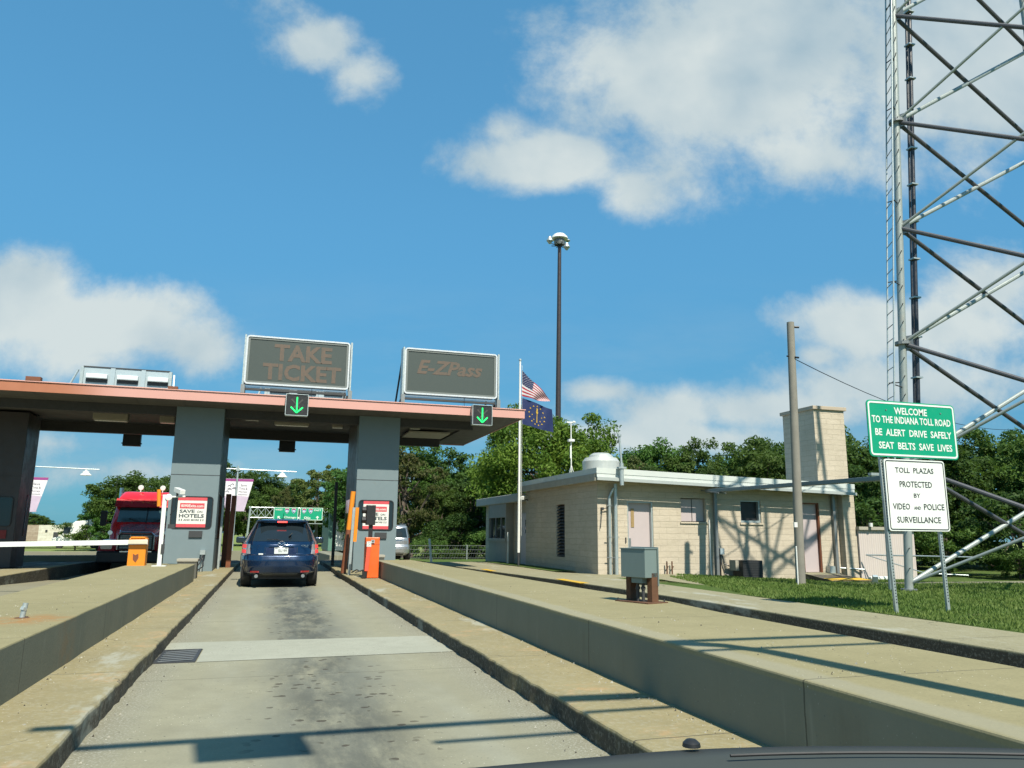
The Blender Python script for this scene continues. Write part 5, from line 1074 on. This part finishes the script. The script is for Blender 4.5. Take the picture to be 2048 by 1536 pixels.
MB().path([(tx_ - .53, ty_ - .01, .74), (tx_ - .53, ty_ - .01, 1.20), (tx_ - .45, ty_ - .01, 1.29), (tx_ + .45, ty_ - .01, 1.29), (tx_ + .53, ty_ - .01, 1.20), (tx_ + .53, ty_ - .01, .74)], .024, 8).build('grille_surround', M['chrome'], gl_, smooth=True)
for s_ in (-1, 1):
    fd = MB(); vs = []
    for k in range(9):
        a_ = math.pi * k / 8; vs += [(tx_ + s_ * .60, ty_ + .72 - .72 * math.cos(a_) * 1.0, .50 + .62 * math.sin(a_)), (tx_ + s_ * 1.13, ty_ + .76 - .68 * math.cos(a_), .46 + .58 * math.sin(a_))]
    fd.add(vs, [(2 * i, 2 * i + 1, 2 * i + 3, 2 * i + 2) for i in range(8)]).add([(tx_ + s_ * .60, ty_ + .0, .5), (tx_ + s_ * 1.10, ty_ + .10, .5), (tx_ + s_ * 1.08, ty_ + .16, .98), (tx_ + s_ * .62, ty_ + .0, 1.05)], [(0, 1, 2, 3)])
    fd.build('fender', dred, tk, smooth=True); MB().rrect(tx_ + s_ * .86 - .17, tx_ + s_ * .86 + .17, .76, .92, .05, ty_ + .0, ty_ + .12).build('headlight', lampclear, tk)
    MB().rrect(tx_ + s_ * 1.0 - .07, tx_ + s_ * 1.0 + .07, .93, 1.02, .03, ty_ + .05, ty_ + .14).build('indicator', emit('lit indicator', (1., .42, .14), 1.2), tk)
    mr = MB().rrect(tx_ + s_ * 1.38 - .10, tx_ + s_ * 1.38 + .10, 1.50, 2.02, .05, ty_ + 1.9, ty_ + 2.0).build('wing_mirror', M['black'], tk, bevel=.01); MB().tube((tx_ + s_ * 1.1, ty_ + 1.95, 1.95), (tx_ + s_ * 1.35, ty_ + 1.95, 1.95), .015).tube((tx_ + s_ * 1.1, ty_ + 1.95, 1.6), (tx_ + s_ * 1.35, ty_ + 1.95, 1.6), .015).build('mirror_arm', M['black'], mr)
    MB().lathe((tx_ + s_ * .85, ty_ + .35, 1.28), [(0, 0), (.07, .0), (.08, .06), (0, .08)], 12, 'y').tube((tx_ + s_ * .85, ty_ + .38, 1.1), (tx_ + s_ * .85, ty_ + .38, 1.24), .012).build('bonnet_mirror', M['chrome'], tk)
    wheel(tk, tx_ + s_ * 1.0, ty_ + .78, .50, .50, .28, M['galv']); wheel(tk, tx_ + s_ * 1.0, ty_ + 5.2, .50, .50, .5, M['galv'])
    MB().tube((tx_ + s_ * .36, ty_ + 2.35, 2.70), (tx_ + s_ * .36, ty_ + 2.35, 2.78), .02).lathe((tx_ + s_ * .36, ty_ + 2.33, 2.86), [(0, .0), (.085, .0), (.095, .03), (.06, .12), (0, .14)], 16, 'y').build('roof_lamp', M['white'], tk, smooth=True)
    MB().tube((tx_ + s_ * 1.2, ty_ + 3.7, .9), (tx_ + s_ * 1.2, ty_ + 3.7, 2.9), .07, seg=12).build('exhaust_stack', M['chrome'], tk, smooth=True)
bm2 = MB(); tb(bm2, -1.12, 1.12, -.08, .12, .32, .70); bm2.build('bumper', paint('black bumper', (.02, .022, .024), .4), tk, bevel=.05); tb(MB(), -.44, .5, -.095, -.08, .665, .70).build('bumper_trim', M['chrome'], tk)
tb(MB(), -.12, .18, -.10, -.085, .42, .54).build('number_plate', paint('pale plate', (.32, .40, .42), .4), tk)
for x in (-.3, -.1, .0, .1, .3): tb(MB(), x * 1.8 - .02, x * 1.8 + .02, 1.92, 1.95, 2.30, 2.325).build('marker_light', paint('amber lens', (.6, .18, .02), .3), tk)
MB().tube((tx_ - 1.05, ty_ + 1.9, 2.0), (tx_ - 1.08, ty_ + 1.9, 3.25), .008, seg=5).build('aerial', M['black'], tk)
tb(tb(MB(), -.45, .45, .3, 8.0, .5, .85), -.9, .9, 4.5, 6.5, .85, .95).build('chassis', M['black'], tk)

tk.location = (-4.65, 31.3, -.25); tk.scale = (1.12, 1.12, 1.12)
# ---- far vehicles
bt = T('box_truck', 'green sided box truck with white rear door far ahead between the booths', 'truck', (5.3, 62, -.95))
MB().box(4.35, 6.6, 62.0, 70, -.2, 2.72).build('box', paint('box green', (.10, .22, .17), .5), bt, bevel=.03); MB().box(4.92, 6.55, 61.93, 62.0, -.15, 2.62).build('rear_door', M['white'], bt)
MB().box(4.4, 6.5, 62.2, 69.5, -.7, -.2).build('chassis', M['black'], bt); MB().box(5.1, 5.35, 61.88, 61.93, 2.35, 2.55).build('door_lamp', M['black'], bt)
for s_ in (4.65, 6.3): wheel(bt, s_, 63.5, -.55, .45, .3, M['galv'])
wt = T('white_lorry', 'white lorry cab far off behind the red one', 'lorry', (-23.5, 118, -1.2))
tbw = MB(); vs = [(y, z) for y, z in ((-27.6, -.7), (-27.6, .1), (-26.6, .35), (-25.9, 1.55), (-25.0, 2.35), (-23.5, 2.5), (-23.5, -.7))]
tbw.ext(vs, 'y', 117, 119.4).build('cab', M['white'], wt, bevel=.08); MB().box(-26.3, -25.5, 116.97, 117, .7, 1.5).build('side_window', M['glass_d'], wt); MB().box(-23.4, -14, 117, 119.5, -.2, 2.6).build('trailer', M['white'], wt)
for x in (-26.6, -22.5): MB().lathe((x, 117.0, -.75), [(0, -.1), (.48, -.1), (.48, .3), (0, .3)], 16, 'y').build('wheel', M['rubber'], wt)

# ---- front of the camera car, seen at the very bottom
cc_ = T('camera_car', 'dark grey curved bonnet edge of the car the photo is taken from', 'car', (.4, 0, .9))
mb = MB(); nx, ny = 40, 8; vs = []
def edge(x): return 1.215 - .34 * max(0, x - .62) ** 1.6 - .0 + .05 * min(0, x - .3)
for j in range(ny + 1):
    for i in range(nx + 1):
        x = -.75 + 2.3 * i / nx; t_ = j / ny; y = edge(x) - .55 * t_; vs.append((x, y,   .960 - .05 * t_ * t_ - .012 * (1 - t_) ** 6 + .004 * min(1, max(0, x - .1)) - (.055 * max(0, .12 - x) if x < .12 else 0)))
mb.add(vs, [(j * (nx + 1) + i, j * (nx + 1) + i + 1, (j + 1) * (nx + 1) + i + 1, (j + 1) * (nx + 1) + i) for j in range(ny) for i in range(nx)])
cow = mb.build('bonnet', paint('bonnet grey', (.04, .05, .045), .9, 0, .1, 4), cc_, smooth='all'); sd_ = cow.modifiers.new('thick', 'SOLIDIFY'); sd_.thickness = .03; sd_.offset = -1
MB().lathe((.685, 1.20, .958), [(.015, 0), (.014, .006), (.008, .011), (0, .012)], 14).build('washer_nozzle', M['black'], cc_, smooth=True)
a = MB(); a.path([(x / 20, edge(x / 20) - .10,   .962 + .004) for x in range(14, 34)], .0025, 6); a.build('seal', M['black'], cc_, smooth=True)

# ================================================================== FAR STREET FURNITURE
pur = paint('banner purple', (.30, .05, .22), .7); lil = paint('banner lilac', (.52, .43, .53), .7, 0, .2, 2); bwh = paint('banner white', (.72, .70, .72), .7, 0, .03)
def lamppost(x, arms, ztop, label, banners):
    t_ = T('lamp_post', label, 'street lamp', (x, 80, -1.25), 'street lamps with banners'); MB().tube((x, 80, -1.25), (x, 80, ztop), .12, .08, 10).build('pole', M['galv'], t_, smooth=True)
    MB().box(x - .15, x + .15, 79.85, 80.15, ztop - .5, ztop - .2).tube((x + arms[0], 80, ztop - .35 + .05), (x + arms[1], 80, ztop - .42), .05, seg=8).build('arm', M['galv'], t_)
    for lx in arms[2]: MB().lathe((x + lx, 80, ztop - .45), [(.08, .0), (.09, -.12), (.28, -.18), (.30, -.34), (.48, -.46), (.50, -.54), (.0, -.54)], 14).build('lamp', M['white'], t_, smooth=True)
    for s_, lab in banners:
        b_ = T('banner', lab, 'banner', (x + s_ * .1, 79.95, 3.5)); x0 = x + s_ * .1; zt = ztop - 1.3; zb = zt - 3.1
        MB().add([(x0, 79.95, zb), (x0 + s_ * .75, 79.95, zb), (x0 + s_ * 1.45, 79.95, zt), (x0, 79.95, zt), (x0, 79.97, zb), (x0 + s_ * .75, 79.97, zb), (x0 + s_ * 1.45, 79.97, zt), (x0, 79.97, zt)], [(0, 1, 2, 3), (7, 6, 5, 4), (0, 4, 5, 1), (1, 5, 6, 2), (2, 6, 7, 3)]).build('cloth', bwh, b_)
        MB().add([(x0, 79.94, zt - .22), (x0 + s_ * 1.40, 79.94, zt - .22), (x0 + s_ * 1.45, 79.94, zt + .01), (x0, 79.94, zt + .01)], [(0, 1, 2, 3)]).build('top_band', pur, b_)
        MB().add([(x0, 79.94, zb), (x0 + s_ * .75, 79.94, zb), (x0 + s_ * 1.06, 79.94, zb + 1.4), (x0, 79.94, zb + 1.5)], [(0, 1, 2, 3)]).build('lower_band', lil, b_)
        mb = MB()
        if s_ > 0:
            for i, tt in enumerate(('Save', 'Time &', 'Money')): text_mb(mb, tt, x0 + .55 - i * .02, zt - .58 - i * .33, 79.93, h=.21, w=(.55, .78, .78)[i])
            mb.box(x0 + .1, x0 + .95, 79.93, 79.935, zt - 1.52, zt - 1.48)
        else:
            rnd = random.Random(3)
            for i in range(7): cx = x0 - .9 + rnd.random() * .7; cz = zt - .5 - rnd.random() * .9; mb.path([(cx, 79.93, cz), (cx + .18, 79.93, cz + .12), (cx + .3, 79.93, cz - .02)], .025, 5)
        mb.build('print', paint('banner print', (.20, .19, .22), .7), b_)
        MB().tube((x, 79.96, zt + .02), (x + s_ * 1.5, 79.96, zt + .02), .02).tube((x, 79.96, zb), (x + s_ * 1.0, 79.96, zb), .02).build('rod', M['galv_d'], b_)
lamppost(-21.25, (0, 5.65, (4.55,)), 7.2, 'slim street lamp with lilac banner seen through the left opening', [(1, 'lilac and white banner reading Save Time and Money seen at the left')])
lamppost(-3.40, (-1.3, 5.55, (4.2,)), 7.55, 'slim street lamp with two banners seen left of the blue car', [(1, 'lilac and white banner reading Save Time and Money behind the blue car'), (-1, 'white banner with a dark sketch left of its lamp post')])
gy = T('sign_gantry', 'silver lattice sign gantry carrying green direction signs beyond the plaza', 'gantry', (3, 130, -1.25))
gz0, gz1 = 3.35, 4.95; gxs = [-3.4 + 1.25 * i for i in range(15)]
each(MB().tube((-3.5, 130, -1.3), (-3.2, 130, 5.1), .16, seg=10).tube((14.3, 130, -1.3), (14.3, 130, 5.1), .16, seg=10), 'post', M['galv'], gy, smooth=True)
MB().tube((-3.4, 130, gz0), (14.3, 130, gz0), .09, seg=8).tube((-3.4, 130, gz1), (14.3, 130, gz1), .09, seg=8).build('chords', M['galv'], gy)
tr_ = MB()
for a0, a1 in zip(gxs[:-1], gxs[1:]): tr_.tube((a0, 130, gz0), (a1, 130, gz1), .05, seg=6).tube((a0, 130, gz1), (a1, 130, gz0), .05, seg=6).tube((a1, 130, gz0), (a1, 130, gz1), .04, seg=6)
tr_.build('lattice', M['galv'], gy); MB().box(4.6, 8.9, 129.2, 129.35, 2.45, 2.55).box(5.2, 5.3, 129.2, 129.4, 2.5, 3.0).box(6.8, 6.9, 129.2, 129.4, 2.5, 3.0).box(8.6, 8.7, 129.2, 129.4, 2.5, 3.4).build('catwalk', M['galv'], gy)
bsg = paint('shield blue', (.02, .06, .35), .5); rsg = paint('shield red', (.5, .03, .04), .5)
def dsign(x0, x1, lab, build):
    t_ = T('direction_sign', lab, 'direction sign', ((x0 + x1) / 2, 129.7, 4.1)); MB().rrect(x0, x1, 3.02, 5.05, .12, 129.7, 129.76).build('panel', grs, t_)
    MB().rframe(x0 + .03, x1 - .03, 3.05, 5.02, .12, .07, 129.68, 129.7).build('border', wsh, t_); mb = MB(); build(mb); mb.build('lettering', wsh, t_); return t_
def shield(t_, x, z):
    w = .34; pts = [(x - w, z + .22), (x - w * .75, z + .40), (x, z + .34), (x + w * .75, z + .40), (x + w, z + .22), (x + w * .9, z - .1), (x, z - .46), (x - w * .9, z - .1)]
    s_ = MB().ext(pts, 'y', 129.66, 129.68).build('shield', wsh, t_); k = .88; p2 = [(x + (a - x) * k, z + (b - z) * k) for a, b in pts]; MB().ext(p2, 'y', 129.65, 129.66).build('shield_field', bsg, s_)
    MB().ext([(a, max(b, z + .2)) for a, b in p2 if b > z + .1] , 'y', 129.64, 129.65).build('shield_band', rsg, s_); return s_
def num(s_, n, x, z): mb = MB(); text_mb(mb, n, x, z - .06, 129.63, w=.42, h=.36, bold=.03); mb.build('shield_number', wsh, s_)
def arrow(mb, cx, cz, ang, L_=.55):
    a = R(ang); d = Vector((math.sin(a), 0, math.cos(a))); n = Vector((d.z, 0, -d.x)); c = Vector((cx, 129.66, cz)); mb.bar(c - d * L_ * .5, c + d * L_ * .15, .13, .02, (0, 1, 0))
    mb.add([c + d * L_ * .55, c + n * .28, c - n * .28], [(0, 1, 2)])
s1 = dsign(.36, 4.18, 'green direction sign with WEST shields and Chicago above the blue car', lambda mb: (text_mb(mb, 'WEST', 1.15, 4.65, 129.66, w=1.15, h=.27, bold=.02), text_mb(mb, 'Chicago', 2.95, 3.42, 129.66, w=1.9, h=.42, bold=.02), arrow(mb, 1.2, 3.42, -45)))
for x, n_ in ((2.4, '80'), (3.45, '90')): num(shield(s1, x, 4.5), n_, x, 4.5)
s2_ = dsign(4.40, 8.0, 'green direction sign with EAST shields and Ohio above the blue car', lambda mb: (text_mb(mb, 'EAST', 7.2, 4.65, 129.66, w=1.1, h=.27, bold=.02), text_mb(mb, 'Ohio', 5.6, 3.42, 129.66, w=1.0, h=.40, bold=.02), arrow(mb, 7.2, 3.45, 0)))
for x, n_ in ((5.05, '80'), (6.1, '90')): num(shield(s2_, x, 4.5), n_, x, 4.5)
for x, y, z, lab in ((-1.9, 80.5, -.3, 'small orange barrel left of the blue car in the distance'), (7.9, 84, .1, 'small orange barrel right of the blue car in the distance'), (-29.5, 100, .2, 'small orange barrel at the left edge of the field')):
    t_ = T('traffic_barrel', lab, 'traffic barrel', (x, y, -1.2)); MB().lathe((x, y, -1.2), [(.32, 0), (.30, .9), (.2, 1.3), (0, 1.3)], 14).build('barrel', M['orange'], t_, smooth=True); MB().tube((x, y, -1.2 + .35), (x, y, -1.2 + .5), .325, seg=14).build('band', M['white'], t_)
hs = T('stone_shelter', 'ruined pale block wall with dark openings in the far field at left', 'wall', (-48, 190, -1.2))
M['block'] = stone('pale block wall', (.62, .62, .52), (.5, .5, .42), (.36, .27, .2), .35)
MB().box(-47.5, -42.6, 190, 190.5, -1.3, 2.1).build('wall', M['block'], hs); MB().box(-51, -47.5, 190, 190.5, -1.3, 2.1).build('brown_wall', stone('brown block wall', (.3, .24, .18), (.38, .32, .25), (.2, .14, .1), .4), hs); each(MB().box(-44.6, -43.6, 189.9, 190, -1.2, .6).box(-46.2, -45.8, 189.9, 190, .6, 1.1), 'opening', M['dark'], hs)
# chain link fence in front of the wood
fn = T('wire_fence', 'low wire fence along the foot of the wood left of the building', 'fence', (14, 43, -.45)); pp = MB(); fwm = MB()
for i in range(12): x = 6.5 + i * 2.1; pp.tube((x, 43, -.5), (x, 43, .62), .03, seg=6)
for z in (-.1, .15, .35, .58): fwm.tube((6.5, 43, z), (29.6, 43, z), .010, seg=4)
for i in range(150): fwm.tube((6.5 + i * .154, 43, -.4), (6.8 + i * .154, 43, .58), .004, seg=3)
each(pp, 'post', M['galv'], fn); fwm.build('mesh', M['galv_d'], fn)

# ================================================================== TREES
def treemesh(seed, h, r, ncl, per, ls, leafm, low=.25, squash=1., droop=0., gap=.0):
    g = np.random.default_rng(seed); cz = h * (low + 1) / 2; rz_ = h * (1 - low) / 2 * .93
    d = g.normal(size=(ncl, 3)); d /= np.linalg.norm(d, axis=1)[:, None]; rad = g.uniform(.35, 1, ncl) ** .55
    lob = 1 + .22 * np.sin(d[:, 0] * 4.3 + seed) * np.cos(d[:, 1] * 3.7 + seed * 2) + .13 * np.sin(d[:, 2] * 6 + seed)
    c = d * (rad * lob)[:, None] * np.array([r, r, rz_]) * .88; c[:, 2] += cz
    cr_ = g.uniform(.13, .27, ncl) * r * squash; V = []; n = int(per)
    for i in range(ncl):
        k = g.normal(size=(n, 3)); k /= np.linalg.norm(k, axis=1)[:, None]; k *= (g.uniform(0, 1, n) ** .42)[:, None] * cr_[i]; k[:, 2] *= .62
        p = c[i] + k; nr = g.normal(size=(n, 3)) + np.array([0, 0, .7]) + k / cr_[i] * .8; nr /= np.linalg.norm(nr, axis=1)[:, None]
        t1 = np.cross(nr, g.normal(size=(n, 3))); t1 /= np.linalg.norm(t1, axis=1)[:, None]; t2 = np.cross(nr, t1)
        s_ = ls * g.uniform(.55, 1.25, n)[:, None]; q = np.empty((n, 4, 3)); q[:, 0] = p - t1 * s_; q[:, 1] = p - t2 * s_ * .45; q[:, 2] = p + t1 * s_; q[:, 3] = p + t2 * s_ * .45; V.append(q.reshape(-1, 3))
    cr_o = fastmesh('crown', np.concatenate(V), 4, [leafm])
    tm = MB(); tr = .022 * h; tm.tube((0, 0, -.4), (.02 * h, 0, h * .35), tr, tr * .75, 9).tube((.02 * h, 0, h * .35), (-.01 * h, .02 * h, h * .82), tr * .75, tr * .2, 8)
    for i in range(0, min(ncl, 60), 3):
        z0 = g.uniform(.15, .6) * h; a = Vector((.02 * h * z0 / (h * .5), 0, z0)); b = Vector(c[i]); mdl = a.lerp(b, .5) + Vector((0, 0, -.02 * h)); tm.tube(a, mdl, tr * .42, tr * .25, 6, False).tube(mdl, b, tr * .25, tr * .07, 5, False)
    to = tm.build('trunk', M['bark'], smooth=True); me = (cr_o.data, to.data); bpy.data.objects.remove(cr_o); bpy.data.objects.remove(to); return me
M['bark'] = paint('bark', (.10, .08, .06), .95, 0, .3, 8, bmp=.5)
LM = {'dark': leafmat('dark leaves', (.030, .080, .016), (.065, .135, .028), .5), 'mid': leafmat('mid green leaves', (.045, .105, .018), (.095, .17, .035), .5),
      'yel': leafmat('yellow green leaves', (.036, .090, .011), (.14, .20, .022), .35), 'pale': leafmat('pale green leaves', (.11, .18, .045), (.19, .25, .08), .5), 'brown': leafmat('brownish leaves', (.06, .085, .025), (.12, .125, .045), .5)}
PR = {'dark': treemesh(1, 9, 3.3, 150, 148, 0.150, LM['dark'], .05), 'dark2': treemesh(2, 9, 3.0, 137, 148, 0.150, LM['dark'], .10), 'mid': treemesh(3, 9, 3.2, 150, 148, 0.141, LM['mid'], .06), 'mid2': treemesh(4, 9, 3.6, 137, 148, 0.150, LM['mid'], .04),
      'pale': treemesh(5, 9, 2.8, 112, 121, 0.141, LM['pale'], .12, .8), 'brown': treemesh(6, 9, 2.7, 100, 108, 0.123, LM['brown'], .08, .8), 'bush': treemesh(7, 3.6, 2.2, 70, 110, .10, LM['mid'], .0), 'bushd': treemesh(8, 3.6, 2.1, 70, 110, .10, LM['dark'], .0)}
def tree(pk, x, y, zb, h, rs, label, group=None, name='tree', cat='tree', rot=None):
    me = PR[pk] if isinstance(pk, str) else pk; base = 3.6 if pk in ('bush', 'bushd') else 9.0
    t_ = T(name, label, cat, (x, y, zb), group)
    for m_, nm in zip(me, ('crown', 'trunk')): o = bpy.data.objects.new(nm, m_); COL.objects.link(o); o.parent = t_
    s = h / base; t_.scale = (s * rs, s * rs, s); t_.rotation_euler.z = random.uniform(0, 6.28) if rot is None else rot; return t_
big = treemesh(21, 9.0, 5.2, 230, 240, .12, LM['yel'], .12, .82)
tree(big, 16.9, 47, -.75, 10.3, .98, 'big spreading yellow green tree behind the flagpole and roof vent', rot=.4)
tree('pale', 8.2, 148, -1.25, 16.6, .95, 'pale feathery tree above the EAST direction sign')
tree('dark2', 36.2, 50, -.6, 9.6, .95, 'tall dark tree just left of the chimney top')
tree('mid2', -18.6, 116, -1.2, 10.8, 1.2, 'round tree rising behind the red lorry cab')
tree('brown', 2.2, 150, -1.2, 12, .6, 'thin brownish tree above the WEST direction sign')
tree('brown', 8.6, 52, -.6, 8.4, 1.0, 'brownish green tree right beside the right booth')
gA = 'dense wood between the right booth and the big tree'
for pk, x, y, h, r_ in (('dark', 6.8, 62, 8.9, 1), ('mid', 10.6, 61, 9.6, 1), ('dark2', 13.6, 62, 9.2, 1), ('mid2', 11.4, 55, 6.2, 1), ('dark', 14.2, 55, 7.4, 1), ('dark2', 17.5, 56, 7.0, 1), ('dark', 21, 56, 7.4, 1), ('mid', 24.5, 57, 7.6, 1), ('mid2', 8.2, 67, 9.2, 1), ('dark', 15.6, 68, 8.6, 1), ('mid', 20, 66, 8.6, 1)):
    tree(pk, x, y, -.9, h, r_, 'green tree crowded in the wood between the right booth and the big tree', gA)
for pk, x, y, h in (('bush', 8.8, 45.5, 1.9), ('bushd', 11.0, 48, 3.2), ('bush', 12.6, 45.5, 2.6), ('bushd', 14.5, 48, 3.4), ('bush', 16.5, 45.6, 1.9), ('bushd', 19.4, 49, 3.8), ('bush', 22, 47, 3.0), ('bush', 10.2, 44.4, 1.2), ('bush', 14.0, 44.3, 1.1), ('bush', 18.2, 44.4, 1.3), ('bushd', 24.8, 49, 4)):
    tree(pk, x, y, -.6, h, 1.15, 'low bush behind the wire fence under the wood', 'bushes behind the wire fence', 'bush', 'bush')
for pk, x, y, h in (('mid', 27.3, 63, 8.6), ('pale', 29.9, 66, 8.4), ('brown', 31.4, 63, 8.2), ('mid2', 34.2, 66, 9.6), ('mid', 37.6, 64, 9.4), ('mid2', 41.2, 63, 8.6), ('mid', 44.5, 62, 8.6), ('dark', 32.8, 70, 9.0), ('mid2', 39.5, 55, 7.4), ('mid', 48, 60, 8.8), ('dark2', 30, 58, 6.6), ('dark', 35, 58, 7)):
    tree(pk, x, y, -.9, h * 1.22, .9, 'tree top showing over the white roof edge left of the chimney', 'trees over the flat roof')
rng_ = random.Random(5)
for pk, x, y, h in (('mid', 21.8, 31, 6.6), ('dark', 24.8, 30, 7.2), ('dark2', 28.2, 29, 7.3), ('mid', 31.8, 28, 7.2), ('dark', 35.5, 27, 7.4), ('dark2', 39, 25, 7.6), ('mid2', 43, 23, 7.6), ('dark', 47, 20, 7.8), ('dark', 26.8, 25.5, 6.4), ('mid', 30.4, 24, 6.2), ('dark2', 34, 22, 6.4), ('dark', 38.5, 19.5, 6.8), ('mid', 42, 16, 6.8), ('dark2', 24, 26, 5.0), ('mid2', 27.5, 34, 8.0), ('dark', 33, 33, 8.1), ('dark2', 40, 31, 8.3), ('mid', 46, 28, 8.3)):
    tree(pk, x, y, -.1, h * .93, 1.04, 'dark tree in the wood behind the lattice tower', 'wood behind the lattice tower')
for pk, x, y, h in (('bushd', 21.9, 24.4, 2.9), ('bush', 22.6, 21.6, 2.2), ('bushd', 24.6, 20.4, 3.0), ('bush', 24.9, 18.2, 2.0), ('bushd', 27.4, 18.2, 3.2), ('bush', 28.4, 16.0, 2.4), ('bushd', 31, 16.2, 3.6), ('bush', 31.8, 13.6, 2.6), ('bushd', 35, 14, 3.8), ('bush', 36, 10.5, 3.0), ('bush', 23.2, 19.4, 1.2), ('bush', 26.2, 16.9, 1.2)):
    tree(pk, x, y, 0, h, 1.2, 'leafy bush at the edge of the lawn behind the lattice tower', 'bushes along the lawn edge', 'bush', 'bush')
for pk, x, y, h in (('dark', -5.0, 98, 11.4), ('mid', -1.2, 101, 10.0), ('dark2', -8.6, 100, 10.5), ('mid2', 2.6, 103, 9.4), ('dark', 9.4, 96, 9.8), ('mid', 13.4, 98, 10), ('mid2', -3.0, 92, 7.6), ('dark2', 0.2, 140, 8.2), ('mid', 5.5, 142, 8.0), ('dark', 10.6, 140, 8.6), ('mid2', 15.5, 138, 9), ('dark2', 2.8, 96, 7.6), ('dark', 7.4, 104, 7.6), ('mid', -7, 93, 6.4)):
    tree(pk, x * 1.5, y * 1.5 + 14 if y < 120 else y * 1.36, -1.2, h * 1.6 - 1.2, 1.1, 'green tree in the distant wood behind the sign gantry', 'distant wood behind the gantry')
for pk, x, y, h in (('mid', -14.2, 121, 10.4), ('dark', -19.5, 121, 9.4), ('mid', -16.6, 120, 9.6), ('dark', -11, 118, 9.2), ('brown', -10.2, 124, 10.2), ('dark2', -22.8, 121, 7.6), ('mid2', -20.6, 114, 5.4), ('bush', -24.9, 118, 4.4)):
    tree(pk, x, y, -1.2, h, 1.1, 'tree beside the round one behind the red lorry', 'trees behind the red lorry')
for i in range(26):
    x = -112 + i * 3.3 + rng_.uniform(-1, 1); h = rng_.choice((4.6, 5.4, 6.2, 7.4)) + (1.4 if -72 < x < -64 else 0)
    tree(('dark', 'mid', 'mid2', 'dark2')[i % 4], x, 262 + rng_.uniform(-8, 8), -1.3, h, 1.5, 'small tree in the far tree line beyond the field', 'far tree line beyond the field')
